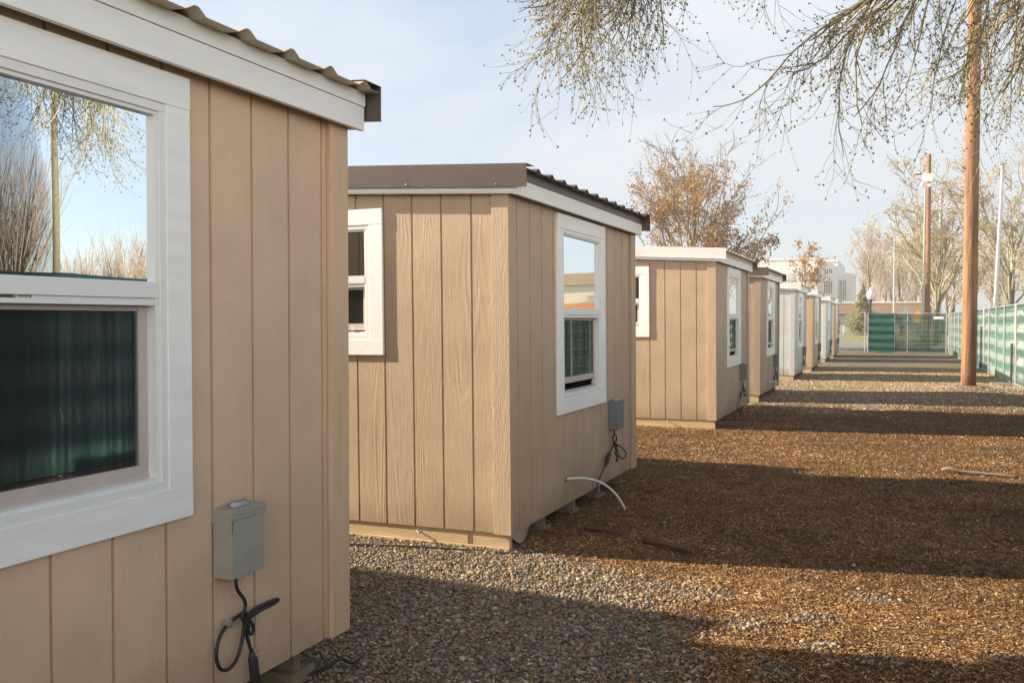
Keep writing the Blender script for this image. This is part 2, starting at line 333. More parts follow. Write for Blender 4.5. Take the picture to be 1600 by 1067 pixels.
# loose wood chips, leaves and stones
def scatter_pts(n, x0, x1, y0, y1):
    return rng.uniform(x0, x1, n), rng.uniform(y0, y1, n)
def chips():
    P = np.array([(.18, .09, .042), (.28, .15, .065), (.40, .235, .11), (.10, .054, .032), (.50, .34, .18), (.23, .12, .05), (.34, .18, .065), (.58, .44, .27), (.14, .075, .045)])
    allv = []; allc = []
    for n, x0, x1, y0, y1, sc in ((290000, -3.0, 2.3, 2.9, 5.2, .78), (220000, -2.2, 2.3, 5.2, 8.0, .76), (150000, -4.2, 2.2, 8, 12.5, .95), (50000, -2.2, 2.4, 12.5, 20, 1.2)):
        x, y = scatter_pts(n, x0, x1, y0, y1)
        keep = (rng.random(n) > np.clip(gravel_mask(x, y) * 1.1 - .03 + .12 * (fbm(x * 3, y * 3, 77) - .5), 0, .93)); x = x[keep]; y = y[keep]; n = len(x)
        z = gz(x, y) + rng.uniform(.001, .009, n) * sc
        a = rng.uniform(0, 2 * pi, n); ln = sc * rng.lognormal(math.log(.0095), .5, n); wd = sc * rng.lognormal(math.log(.0028), .35, n)
        long = rng.random(n) < .018; ln[long] *= 4.2; wd[long] *= .42
        ln = np.minimum(ln, .045); leafy = (rng.random(n) < .03) & ~long; ln[leafy] = np.minimum(ln[leafy], .013 * sc); wd[leafy] = ln[leafy] * .5; wd = np.minimum(wd, .008)
        pit = rng.normal(0, .13, n); rol = rng.normal(0, .22, n)
        ux = np.stack([np.cos(a) * np.cos(pit), np.sin(a) * np.cos(pit), np.sin(pit)], -1)
        s = np.stack([-np.sin(a), np.cos(a), 0 * a], -1); up = np.cross(ux, s)
        vx = s * np.cos(rol)[:, None] + up * np.sin(rol)[:, None]
        c = np.stack([x, y, z], -1); bend = up * (ln * rng.normal(0, .22, n))[:, None]
        q = np.stack([c - ux * ln[:, None] - vx * wd[:, None], c - vx * wd[:, None] * 1.1 + bend, c + ux * ln[:, None] * .9 - vx * wd[:, None] * .6,
                      c + ux * ln[:, None] + vx * wd[:, None] * .5, c + vx * wd[:, None] + bend, c - ux * ln[:, None] * .9 + vx * wd[:, None]], 1)
        allv.append(q.reshape(-1, 3)); k = P[rng.integers(0, len(P), n)] * (rng.uniform(.40, 1.08, n) * (.62 + .78 * fbm(x * 1.3, y * 2.2, 41)) * (.8 + .4 * vnoise(x * 9, y * 9, 5)))[:, None] * np.array((1.10, 1.02, .90)); allc.append(np.repeat(k, 6, 0))
    V = np.concatenate(allv); b = np.arange(0, len(V), 6)
    F = np.concatenate([np.stack([b, b + 1, b + 4, b + 5], -1), np.stack([b + 1, b + 2, b + 3, b + 4], -1)])
    m = MB(); m.add(V, F, np.concatenate(allc)); return m
tag(chips().build('wood_chips', M['chip']), label='brown wood chip mulch and dry leaves strewn over the path', cat='mulch', kind='stuff')
def ico(sub):
    import bmesh
    bm = bmesh.new(); bmesh.ops.create_icosphere(bm, subdivisions=sub, radius=1)
    v = np.array([w.co[:] for w in bm.verts]); f = np.array([[w.index for w in q.verts] for q in bm.faces]); bm.free(); return v, f
def blobs(c, size, cols, sub, flat=(.5, .8)):
    v, f = ico(sub); n = len(c); a = rng.uniform(0, 2 * pi, n); k = len(v)
    sx = size * rng.uniform(.8, 1.35, n); sy = size * rng.uniform(.65, 1.0, n); sz = size * rng.uniform(*flat, n)
    w = v[None] * np.stack([sx, sy, sz], -1)[:, None, :]
    w = w * (1 + .17 * rng.normal(0, 1, (n, k, 1)))
    tl = rng.normal(0, .3, n); y2 = w[..., 1] * np.cos(tl)[:, None] - w[..., 2] * np.sin(tl)[:, None]; z2 = w[..., 1] * np.sin(tl)[:, None] + w[..., 2] * np.cos(tl)[:, None]
    x3 = w[..., 0] * np.cos(a)[:, None] - y2 * np.sin(a)[:, None]; y3 = w[..., 0] * np.sin(a)[:, None] + y2 * np.cos(a)[:, None]
    V = np.stack([x3, y3, z2], -1) + c[:, None, :]
    F = (f[None] + (np.arange(n) * k)[:, None, None]).reshape(-1, 3)
    m = MB(); m.add(V.reshape(-1, 3), F, np.repeat(cols, k, 0)); return m
PB = np.array([(.22, .20, .17), (.33, .29, .22), (.27, .22, .15), (.14, .135, .13), (.40, .36, .29), (.30, .20, .12), (.19, .17, .14), (.46, .43, .36), (.24, .23, .22), (.36, .24, .12)])
def pebbles():
    x, y = scatter_pts(112000, -3.6, 1.4, 2.8, 6.2)
    g = gravel_mask(x, y); keep = rng.random(len(x)) < np.clip(g * 1.25 - .05, .012, 1); x = x[keep]; y = y[keep]
    n = len(x); s = np.minimum(rng.lognormal(math.log(.0060), .42, n), .0155)
    c = np.stack([x, y, gz(x, y) + rng.uniform(0, .009, n)], -1)
    return blobs(c, s, PB[rng.integers(0, len(PB), n)] * np.array((1.08, .98, .86)) * rng.uniform(.5, .95, n)[:, None], 1)
tag(pebbles().build('gravel_stones', M['pebble'], smooth=True), label='rounded grey and tan pebbles lying beside the two nearest sheds', cat='gravel', kind='stuff')
def farpebbles():
    x, y = scatter_pts(30000, -2.4, 2.5, 13.5, 30)
    g = gravel_mask(x, y); keep = rng.random(len(x)) < g; x = x[keep]; y = y[keep]; n = len(x)
    s = rng.lognormal(math.log(.011), .3, n); c = np.stack([x, y, gz(x, y) + .002], -1)
    return blobs(c, s, PB[rng.integers(0, len(PB), n)] * np.array((1.25, 1.08, .85)) * rng.uniform(.85, 1.2, n)[:, None], 1)
tag(farpebbles().build('path_gravel', M['pebble'], smooth=True), label='pale gravel covering the far half of the path before the gate', cat='gravel', kind='stuff')

# ------------------------------------------------------------------ sheds
Wd = 2.44; SL = .062
def wall_sheet(T, s0, s1, zb, ztop, g0, side=1, hole=None, d=.011, w=.013):
    """vertical groove siding; T(s, n, z) maps to local space, n outward"""
    cuts = [(s0, 0)]
    g = g0
    while g < s1 - .02:
        if g > s0 + .02: cuts += [(g - w / 2, 0), (g - w / 2 + .0012, -d), (g + w / 2 - .0012, -d), (g + w / 2, 0)]
        g += .2032
    cuts.append((s1, 0))
    if hole:
        for e in hole[:2]:
            cuts.append((e, 0))
        cuts.sort(key=lambda c: c[0])
    m = MB()
    for (a, da), (b, db) in zip(cuts[:-1], cuts[1:]):
        if b - a < 1e-5: continue
        spans = [(zb, None)]
        if hole and (a + b) / 2 > hole[0] and (a + b) / 2 < hole[1]:
            m.quad(T(a, da, zb), T(b, db, zb), T(b, db, hole[2]), T(a, da, hole[2]))
            m.quad(T(a, da, hole[3]), T(b, db, hole[3]), T(b, db, ztop(b)), T(a, da, ztop(a)))
        else:
            m.quad(T(a, da, zb), T(b, db, zb), T(b, db, ztop(b)), T(a, da, ztop(a)))
    return m
def window(root, T, s0, s1, z0, z1, mid, gap=0, label=None, deep=False, left_open=False):
    c = .098
    m = MB()
    m.box(s0, s1, 0, .021, z1 - c, z1, T); m.box(s0, s1 , 0, .0205, z0, z0 + c, T)
    m.box(s0, s0 + c, 0, .0195, z0 + c, z1 - c, T); m.box(s1 - c, s1, 0, .0195, z0 + c, z1 - c, T)
    win = m.build('window', M['white'], root, bevel=.0015)
    a0, a1, b0, b1 = s0 + c, s1 - c, z0 + c, z1 - c
    m = MB(); t = .026                                   # vinyl frame with two steps
    for (u, dd, e) in ((0, .016, t), (t, .009, t + .012)):
        m.box(a0 + u, a1 - u, -.05, dd, b1 - e, b1 - u, T); m.box(a0 + u, a1 - u, -.05, dd, b0 + u, b0 + e, T)
        m.box(a0 + u, a0 + e, -.05, dd - .0007, b0 + e, b1 - e, T); m.box(a1 - e, a1 - u, -.05, dd - .0007, b0 + e, b1 - e, T)
    m.box(a0 + t + .012, a1 - t - .012, -.05, .013, mid - .012, mid + .036, T)
    m.box(a0 + t + .012, a1 - t - .012, -.05, .006, mid - .034, mid - .0125, T)
    fr = m.build('frame', M['vinyl'], win, bevel=.001)
    f0, f1 = a0 + t + .012, a1 - t - .012; g0 = b0 + t + .012; g1 = b1 - t - .012
    m = MB(); m.box(f0, f1, -.012, -.008, mid + .036, g1, T); m.build('upper_pane', M['glass'], win)
    lz1 = mid - .034; sb = g0 + gap
    m = MB(); r = .034; r2 = .042
    m.box(f0, f1, -.045, -.026, sb, sb + r2, T); m.box(f0, f1, -.048, -.022, g0 - .002, g0 + .012, T)
    m.box(f0, f0 + r, -.0455, -.0255, sb + r2, lz1, T); m.box(f1 - r, f1, -.0455, -.0255, sb + r2, lz1, T)
    m.box(f0, f1, -.045, -.028, lz1 - .016, lz1 - .0005, T)
    sa = m.build('lower_sash', M['taupe'], win, bevel=.001)
    m = MB(); m.box(f0 + r, f1 - r, -.038, -.034, sb + r2, lz1 - .016, T); m.build('pane', M['glass2'], sa)
    m = MB(); q0 = sb + r2; m.quad(T(f0 + r, -.0315, q0), T(f1 - r, -.0315, q0), T(f1 - r, -.0315, lz1 - .017), T(f0 + r, -.0315, lz1 - .017)); m.build('insect_screen', M['screen'], win)
    if gap:
        m = MB(); x = f1 - .12
        for q in ((x, x + .02, .0, .005), (x, x + .02, .02, .025), (x, x + .004, .005, .02), (x + .016, x + .02, .005, .02)):
            m.box(q[0], q[1], -.017, -.014, g0 + .02 + q[2], g0 + .02 + q[3], T)
        m.build('latch', M['vinyl'], win)
    return win
def make_shed(loc, rot, L, sid, trim, front='brown', up='white', roof='brown', back='brown', W_=Wd, label='', cat='shed', group='sheds in a row along the path', box='boxgrey', gap=0, hose=False, wrap=False, lab=False, detail=True, zb=.109, skid=True):
    root = empty('shed', loc, rot); tag(root, label, cat, group)
    zt = lambda x: 2.165 + SL * (-x)
    TR = lambda s, n, z: (n, s, z)                         # right wall (faces +x)
    TF = lambda s, n, z: (s, -n, z)                        # front wall (faces the camera)
    TL = lambda s, n, z: (-W_ - n, s, z); TB = lambda s, n, z: (s, L + n, z)
    wy0, wy1 = .77, 1.83
    body = wall_sheet(TR, 0, L, zb, lambda s: 2.165, .11, hole=(wy0 + .05, wy1 - .05, .80, 2.04))
    body2 = wall_sheet(TF, -W_, 0, zb, zt, -.2506 - .2032 * 10, hole=(-1.57, -.92, 1.22, 2.03))
    body.v += [v for v in body2.v]; body.f += [f + body.n for f in body2.f]; body.n += body2.n
    for b3 in (wall_sheet(TL, 0, L, zb, lambda s: 2.165 + SL * W_, .11), wall_sheet(TB, -W_, 0, zb, zt, -.25 - 2.032)):
        body.v += b3.v; body.f += [f + body.n for f in b3.f]; body.n += b3.n
    body.build('siding', sid, root)
    m = MB(); t = .0035
    m.box(-W_ + .012, -.012, .012, L - .012, zb + .02, zb + .09); m.build('floor', M['floor'], root)
    m = MB()
    for s in ((-W_ + .5, -W_ + .53),): m.box(s[0], s[1], .012, L - .012, zb + .09, 2.1)
    m.box(-W_ + .53, -.09, L - .06, L - .03, zb + .09, 2.1); m.build('partition', M['inside'], root)
    # corner boards
    for bx3 in ((-.108, .0012, -.0195, 0, zb - .004, 2.14), (-W_ - .001, -W_ + .108, -.0195, 0, zb - .004, 2.14 + SL * W_ - .02), (.0015, .0205, L - .12, L + .0008, zb - .004, 2.15)):
        MB().box(*bx3).build('corner_board', trim, root, bevel=.0015)
    # roof: deck, ribbed metal, eave board, rakes
    S = lambda x, y, z: (x, y, z - SL * x)
    m = MB(); m.box(-W_ - .03, .044, -.024, L + .024, 2.128, 2.245, S); m.build('roof_deck', M['ply'], root)
    m = MB()
    m.box(.045, .066, -.045, L + .05, 2.112, 2.205, None); eb = m.build('eave_board', M['white'] , root, bevel=.0015)
    m = MB(); m.box(.047, .072, -.045, L + .05, 2.2062, 2.262, None); m.build('eave_trim', M['white'] if up == 'white' else M[up], root, bevel=.001)
    m = MB(); m.box(-W_ - .05, .044, -.048, -.0245, 2.120, 2.245, S); m.box(-W_ - .05, .0655, -.0535, -.0483, 2.128, 2.16, S); m.build('rake_board', M['white'], root, bevel=.001)
    m = MB(); m.box(-W_ - .05, .044, L + .0245, L + .048, 2.120, 2.245, S); m.build('rake_board', M['white'], root)
    m = MB(); p = []; y = -.05; per = .2286                # ribbed sheet
    ys = []
    while y < L + .06:
        ys += [(y, 0), (y + per * .62, 0), (y + per * .78, .021), (y + per * .86, .021)]; y += per
    ys = [q for q in ys if q[0] < L + .055] + [(L + .055, 0)]
    for (a, za), (b, zb_) in zip(ys[:-1], ys[1:]):
        for x0, x1 in ((-W_ - .12, .135),):
            m.add([(x0, a, 2.266 + za - SL * x0), (x1, a, 2.266 + za - SL * x1), (x1, b, 2.266 + zb_ - SL * x1), (x0, b, 2.266 + zb_ - SL * x0)], [(0, 1, 2, 3)])
    o = m.build('roof_sheet', M[roof], root); md = o.modifiers.new('thick', 'SOLIDIFY'); md.thickness = .0015
    def flash(yo, yi, mat):
        m = MB(); m.box(-W_ - .14, .138, yo, yo + .0016, 2.155, 2.292, S)
        y0, y1 = sorted((yo + .0016, yi)); m.box(-W_ - .14, .138, y0, y1, 2.2904, 2.292, S)
        m.box(-W_ - .14, .138, yo - .008 if yi > yo else yo + .0016, yo if yi > yo else yo + .0096, 2.155, 2.1566, S)
        f = m.build('rake_flashing', mat, root)
        if detail:
            for x in np.arange(-.055, -W_, -.60):
                v = np.array(ico(1)[0]) * .0045 + np.array(S(x, yo - .003 if yi > yo else yo + .004, 2.172)); MB().add(v, ico(1)[1]).build('screw', M['steel'], f)
    flash(-.066, .06, M[front]); flash(L + .060, L - .06, M[back])
    # skid and blocks
    if skid:
        m = MB(); m.box(-W_ + .02, -.022, .012, .05, .027, zb - .002); m.box(-W_ + .02, -.022, -.002, .055, -.02, .026); m.build('skid', M['skid'], root, bevel=.002)
    for y in (.62, 1.22, 1.82, 2.42):
        m = MB(); m.box(-.17, -.045, y, y + .04, .02, zb + .02); m.box(-.30, -.03, y - .03, y + .11, -.03, .02); m.build('support_block', M['ply'], root, bevel=.002)
    if detail:
        m = MB(); m.tube([(-.62, .012, .07), (-.62, -.03, .075)], .006, 6); a = np.linspace(0, 2 * pi, 13); m.tube(np.stack([-.62 + .013 * np.cos(a), -.035 + 0 * a, .078 + .013 * np.sin(a)], -1), .003, 5, cap=False)
        m.build('eye_bolt', M['steel'], root, smooth=True)
    window(root, TR, wy0, wy1, .742, 2.098, 1.43, gap)
    window(root, TF, -1.625, -.862, 1.170, 2.088, 1.635, .02)
    MB().box(-1.56, -.93, .10, .115, 1.24, 2.02).build('reflection_sheet', M['reflsheet'], root)  # added pale sheet behind the panes, standing in for their grey reflection
    # electric box
    by0, by1, bz0, bz1 = L - .765, L - .605, .512, .735
    m = MB(); m.box(.0, .078, by0, by1, bz0, bz1); eb = m.build('electric_box', M[box], root, bevel=.004)
    m = MB(); m.add([(.0, by0 - .004, bz1 - .012), (.084, by0 - .004, bz1 - .012), (.084, by0 - .004, bz1 - .068), (.066, by0 - .004, bz1 - .068), (.04, by0 - .004, bz1 - .04), (.0, by0 - .004, bz1 - .04)], [(0, 1, 2, 3, 4, 5)][:1])
    m.box(.0, .0865, by0 - .0045, by1 + .0045, bz1 - .014, bz1 + .0045); m.box(.0785, .0862, by0 - .003, by1 + .003, bz1 - .028, bz1 - .0145); m.build('lid', M[box], eb, bevel=.0012)
    m = MB(); m.box(.0785, .0835, by0 + .004, by1 - .004, bz0 + .004, bz1 - .029); m.build('cover_plate', M[box], eb, bevel=.001)
    m = MB(); a = np.linspace(0, 2 * pi, 17)
    m.add(np.stack([.04 + .023 * np.cos(a[:-1]), (by0 + by1) / 2 + .05 * np.cos(a[:-1] * 1) * 0 + .042 * np.sin(a[:-1]), np.full(16, bz1 + .006)], -1).tolist() + np.stack([.04 + .018 * np.cos(a[:-1]), (by0 + by1) / 2 + .036 * np.sin(a[:-1]), np.full(16, bz1 + .019)], -1).tolist(),
          [(i, (i + 1) % 16, 16 + (i + 1) % 16, 16 + i) for i in range(16)])
    m.f.append(np.array([list(range(m.n - 16, m.n))]))
    m.build('conduit_plate', M['steel'], eb)
    if detail:
        for dy in (-.033, .033): MB().add(ico(1)[0] * .0075 + np.array([.04, (by0 + by1) / 2 + dy, bz1 + .021]), ico(1)[1]).build('screw', M['steel'], eb, smooth=True)
        MB().add(ico(1)[0] * .006 + np.array([.086, (by0 + by1) / 2, bz0 + .006]), ico(1)[1]).build('screw', M['steel'], eb, smooth=True)
        m = MB(); a = np.linspace(0, 2 * pi, 25)
        for r_ in (.017, .011): m.tube(np.stack([.042 + r_ * np.cos(a), np.full(25, by0 - .0004), bz0 + .045 + r_ * np.sin(a)], -1), .0009, 4, cap=False)
        m.build('knockout', M[box], eb)
    if lab:
        m = MB(); T = TR
        m.box(1.187, 1.2265, .0062, .0068, 1.4095, 1.4165, TR); m.box(1.2285, 1.2315, .0062, .0068, 1.409, 1.4165, TR)
        lb = m.build('frame_label', M['sticker'], root)
        m = MB(); x = 1.237
        for k in range(9):
            h = (.004, .0055, .0045, .006, .0045, .005, .004, .006, .0065)[k]; m.box(x, x + .0028, .0062, .0067, 1.4165 - h, 1.4165, TR); x += .0047
        m.box(1.262, 1.264, .0062, .0067, 1.4075, 1.409, TR); m.build('print', M['sticker'], lb)
    if hose:
        P = [(-.01, .93, .288), (.03, .945, .29), (.09, 1.02, .285), (.16, 1.12, .255), (.225, 1.2, .20), (.28, 1.26, .12), (.32, 1.30, .03)]
        h = MB().tube(spline(P, 8), .0075, 8).build('drain_hose', M['hose'], root, smooth=True)
        MB().tube([(-.002, .93, .288), (.012, .93, .288)], .019, 10).build('collar', M['foam'], h)
    if wrap:
        m = MB(); V = []; nU, nV = 12, 8
        for i in range(nU + 1):
            for j in range(nV + 1):
                u, v = i / nU, j / nV; drop = .10 * math.sin(pi * min(1, u * .95 + .05)) ** .8
                V.append((-.012 + .05 * v * math.sin(u * 5) * .5 - .02 * v, .03 + .42 * u, zb + .01 - drop * v * (1 + .15 * math.sin(9 * u))))
        Fq = [(i * (nV + 1) + j, (i + 1) * (nV + 1) + j, (i + 1) * (nV + 1) + j + 1, i * (nV + 1) + j + 1) for i in range(nU) for j in range(nV)]
        m.add(V, Fq).build('torn_wrap', M['wrap'], root, smooth=True)
        m = MB(); m.box(-.30, -.292, .006, .0115, .03, zb - .002); m.build('split', M['ply'], root)
    return root
SH = [  # x, y, z, yaw deg, length, siding, trim, front flashing, upper eave, roof sheet, back flashing, label
    (-2.04, .347, .03, 0, 2.7, 'tanpale', 'tanpaletrim', 'brown', 'white', 'cream', 'brown', 'nearest tan shed at the left edge, its big window mirroring branches and sky', 'boxgrey'),
    (-2.08, 4.86, .0, 0, 2.7, 'tan', 'tantrim', 'brown', 'brown', 'brown', 'brown', 'second nearest tan shed with brown front flashing and a white hose curving from its side', 'boxblue'),
    (-2.08, 11.45, -.005, 0, 2.64, 'tan', 'tantrim', 'wflash', 'cream', 'cream', 'brown', 'tan shed with a broad white band above its front, standing on sunlit mulch', 'boxblue'),
    (-2.13, 15.75, -.02, 0, 2.55, 'tan2', 'tan2trim', 'brown', 'cream', 'brown', 'brown', 'greyish tan shed with brown front flashing, directly before the larger of the grey sheds', 'boxblue'),
    (-2.20, 22.1, -.05, 0, 2.7, 'grey', 'greytrim', 'wflash', 'white', 'cream', 'wflash', 'larger and nearer of the two pale grey sheds, white roof edge', 'boxblue'),
    (-2.15, 26.4, -.08, 0, 2.7, 'tan', 'tantrim', 'wflash', 'white', 'cream', 'wflash', 'small distant tan shed between the two pale grey sheds', 'boxblue'),
    (-2.24, 33.0, -.10, 0, 2.7, 'grey', 'greytrim', 'wflash', 'white', 'cream', 'wflash', 'smaller and farther of the two pale grey sheds, white roof edge', 'boxblue'),
    (-2.22, 37.1, -.12, 0, 2.7, 'tan', 'tantrim', 'wflash', 'white', 'cream', 'wflash', 'farthest tan shed, last of the row beside the open wire panel at the gate', 'boxblue'),
]
sheds = []
for i, (x, y, z, yaw, Ls, sd, tr, fr, up, rf, bk, lb, bx_) in enumerate(SH):
    sheds.append(make_shed((x, y, z), (0, -.010 if i in (1, 2) else 0, R(yaw)), Ls, M[sd], M[tr], fr, up, rf, bk, label=lb, box=bx_, gap=(.06 if i else 0), hose=(i in (1, 3)), wrap=(i == 1), lab=(i == 0), detail=(i < 4)))
# a parallel row stands to the left; its eaves throw the shade that falls between the near sheds
for i, (y, lb) in enumerate(((1.0, 'nearest shed of the hidden row behind the first tan shed'), (5.55, 'hidden row shed behind the second tan shed'), (12.0, 'hidden row shed behind the third tan shed'))):
    make_shed((-5.65, y - .6, 0), (0, 0, 0), 2.7, M['tan'], M['tantrim'], label=lb, group='sheds of the parallel row behind', detail=False)

# power cords
def cord(shed, s, label, variant):
    ox, oy, oz = shed.location
    root = empty('power_cord', (ox, oy, 0)); tag(root, label, 'cord', 'power cords hanging below the electric boxes')
    m = MB(); r = .0062
    def path(P, x0=.03, amp=0): return spline([(x0 + (amp if i % 2 else 0), *p) for i, p in enumerate(P)], 7)
    if variant == 0:
        d = .0
        m.tube(path([(2.011, .530), (2.013, .500), (2.024, .477), (2.05, .445), (2.058, .42), (2.050, .399), (2.046, .385)]), r, 8)
        m.tube(path([(2.048, .399), (1.997, .389), (1.954, .372), (1.929, .345), (1.917, .299), (1.934, .251), (1.971, .234), (2.01, .248), (2.036, .29), (2.05, .34), (2.058, .385)], .028), r, 8)
        m.tube(path([(2.040, .385), (2.08, .398), (2.13, .402), (2.19, .402), (2.218, .396), (2.19, .389), (2.13, .388), (2.07, .38), (2.05, .37)], .042), r, 8)
        m.tube(path([(2.052, .392), (2.060, .37), (2.075, .345), (2.072, .325), (2.055, .33), (2.048, .36), (2.04, .395), (2.03, .41), (2.02, .40), (2.026, .38), (2.05, .36), (2.078, .352)], .048), r, 8)
        m.tube(path([(2.056, .37), (2.052, .338), (2.068, .29), (2.084, .245)], .035), r, 8)
        c = m.build('cord', M['rubber'], root, smooth=True)
        MB().tube([(.035, 2.083, .262), (.035, 2.084, .238), (.035, 2.088, .230), (.036, 2.096, .17), (.036, 2.1, .12), (.03, 2.1, .09), (-.02, 2.12, .03), (-.1, 2.2, .012)], [.009, .012, .017, .018, .017, .008, .007, .007], 10).build('plug_connector', M['rubber'], root, smooth=True)
        MB().tube([(.028, 1.968, .394), (.028, 1.984, .378)], .0125, 12).tube([(.028, 1.972, .390), (.028, 1.976, .386)], .0155, 12).build('cord_clamp', M['steel'], root)
        MB().tube([(.04, 2.086, .256), (.045, 2.1, .262)], .006, 8).build('plug_screw', M['steel'], root)
    else:
        m.tube(path([(1.985, .52), (1.985, .48), (1.95, .44), (2.02, .40), (2.05, .44), (2.0, .47), (1.95, .455), (1.96, .42), (1.99, .39)]), r, 7)
        m.tube(path([(1.97, .41), (2.09, .372), (2.22, .325), (2.30, .285), (2.29, .255), (2.2, .25), (2.1, .285), (2.0, .36), (1.98, .40)], .035), r, 7)
        m.tube(path([(1.95, .40), (1.98, .385), (1.96, .365), (1.99, .35), (1.95, .335), (1.97, .30), (2.0, .255)], .045, .015), r * 1.1, 7)
        m.tube(path([(1.97, .40), (1.93, .37), (1.88, .345), (1.84, .325)], .03), r, 7)
        m.tube(spline([(.03, 1.76, .262), (.03, 1.70, .235), (.03, 1.63, .20), (.025, 1.57, .15), (.02, 1.53, .09), (.0, 1.45, .03), (-.03, 1.30, .015), (-.06, 1.1, .012)], 6), r * .8, 7)
        m.build('cord', M['rubber'], root, smooth=True)
        MB().tube([(.032, 1.86, .345), (.032, 1.84, .33), (.032, 1.80, .30), (.032, 1.76, .265), (.032, 1.74, .25)], [.009, .016, .018, .013, .007], 8).build('plug_connector', M['rubber'], root, smooth=True)
        MB().tube([(.045, 1.86, .342), (.048, 1.865, .35)], .007, 6).build('plug_screw', M['steel'], root)
    return root
cord(sheds[0], 1, 'knotted black cord with metal clamp hanging under the box on the nearest shed', 0).location.z = .0
c2 = cord(sheds[1], 1, 'looped black cord on the second tan shed, trailing down to the mulch by the hose', 1)
def copy_tree(o, parent=None):
    c = o.copy(); COL.objects.link(c)
    if parent: c.parent = parent
    for ch in list(o.children): copy_tree(ch, c)
    return c
for i, lb in ((2, 'tangled dark cord hanging at the rear of the tan shed with the white front band'), (3, 'thin dark cord hanging on the greyish tan shed beside its curved hose'),
              (4, 'short cord below the electric box of the larger grey shed'), (5, 'tiny dark cord on the tan shed between the two grey sheds'), (6, 'tiny dark cord on the smaller far grey shed')):
    c = copy_tree(c2); c['label'] = lb; s = sheds[i].location; c.location = (s.x, s.y - .1, s.z - .0)

tag(MB().tube(spline([(-3.6, 4.55, .012), (-3.08, 4.60, .016), (-2.85, 4.66, .014), (-2.6, 4.72, .017), (-2.3, 4.775, .013), (-2.1, 4.80, .012), (-1.98, 4.86, .01), (-1.9, 5.0, .006)], 6), .006, 6).build('ground_cable', M['rubber'], smooth=True), 'thin dark cable lying on the pebbles along the front of the second tan shed', 'cable')
tag(MB().tube(spline([(-2.0, 3.12, .012), (-1.98, 3.0, .02), (-2.0, 2.95, .05), (-2.05, 2.9, .02), (-2.12, 2.7, .012), (-2.2, 2.5, .01)], 6), .007, 6).build('ground_cable', M['rubber'], smooth=True), 'black cable curling on the stones under the rear corner of the nearest shed', 'cable')
def stick(P, r, label, col):
    P = spline(P, 5); n = len(P); rr = r * (1 - .5 * np.linspace(0, 1, n)) * rng.uniform(.85, 1.1, n)
    tag(MB().tube(P, rr, 7, col=col).build('fallen_stick', M['twig'], smooth=True), label, 'stick', 'sticks fallen on the mulch')
stick([(-1.42, 5.40, .02), (-1.3, 5.34, .028), (-1.2, 5.30, .024), (-1.1, 5.25, .02)], .024, 'thick short dark stick in shade to the right of the hose, near the second shed', (.11, .06, .035))
stick([(-1.86, 5.56, .02), (-1.76, 5.53, .03), (-1.66, 5.50, .03), (-1.58, 5.46, .02)], .02, 'dark stick below the hose end beside the second shed', (.1, .06, .035))
stick([(.40, 9.0, .02), (.46, 8.97, .04), (.50, 8.96, .03), (.60, 8.95, .02), (.78, 8.93, .018), (1.0, 8.9, .015)], .022, 'knobbly stick with a long pale twig on the sunlit mulch strip at right', (.20, .14, .085))
stick([(-.98, 3.62, .012), (-.93, 3.60, .02), (-.90, 3.57, .016)], .004, 'tiny pale curved twig on sunlit mulch near the bottom edge', (.5, .4, .26))
def weeds():
    m = MB()
    for cx, cy, n, s in ((.72, 8.35, 60, .05), (1.0, 8.2, 20, .03), (.9, 10.4, 50, .05), (-.15, 8.6, 30, .04), (1.6, 13.5, 60, .05), (2.0, 16.2, 90, .07), (1.9, 19.2, 90, .08), (2.0, 25, 90, .09), (1.9, 31, 90, .1), (1.2, 11.5, 30, .03), (-.5, 12.6, 20, .03)):
        for k in range(n):
            x = cx + rng.normal(0, s * 3); y = cy + rng.normal(0, s * 3); a = rng.uniform(0, 2 * pi); h = rng.uniform(.3, 1) * s; z = float(gz(x, y)); w = .006
            dx, dy = cos(a), sin(a); c = np.array((.10, .17, .04)) * rng.uniform(.6, 1.4)
            m.add([(x - dy * w, y + dx * w, z), (x + dy * w, y - dx * w, z), (x + dx * h * .6, y + dy * h * .6, z + h)], [(0, 1, 2)], c)
    return m
tag(weeds().build('weeds', M['leaf']), label='small green weeds sprouting through the mulch near the fence', cat='weeds', kind='stuff')

# ------------------------------------------------------------------ poles
def pole(name, x, y, r0, h, lean, label, cat):
    root = empty(name, (x, y, float(gz(x, y)) - .15)); tag(root, label, cat)
    z = np.linspace(0, h, 30); P = np.stack([lean * z, 0 * z, z], -1)
    MB().tube(P, r0 * (1 - .22 * z / h), 28).build('shaft', M['pole'], root, smooth=True); return root
pole('utility_pole', 1.344, 20.084, .141, 12, .004, 'thick reddish wooden pole rising from a mulch mound in front of the fence', 'pole')
p2 = pole('camera_pole', 1.42, 48.5, .125, 9.72, -.002, 'thinner brown pole behind the wire gate with white cameras near its top', 'pole')
MB().tube([(-.2, 0, .1), (-.2, 0, 3.4), (-.2, 0, 3.5), (-.17, 0, 8.1)], [.075, .075, .045, .045], 10).build('conduit', M['galv'], p2)
cb = MB().box(-.30, .17, -.24, -.13, 8.35, 8.75).build('camera_housing', M['wflash'], p2, bevel=.02)
MB().box(-.62, -.30, -.2, -.12, 8.72, 8.78).build('bracket', M['dark'], p2)
MB().tube([(.0, -.25, 8.22), (.05, -.3, 8.10)], [.10, .06], 12).tube([(-.28, -.25, 8.25), (-.36, -.3, 8.18)], [.08, .06], 12).build('camera', M['wflash'], p2)
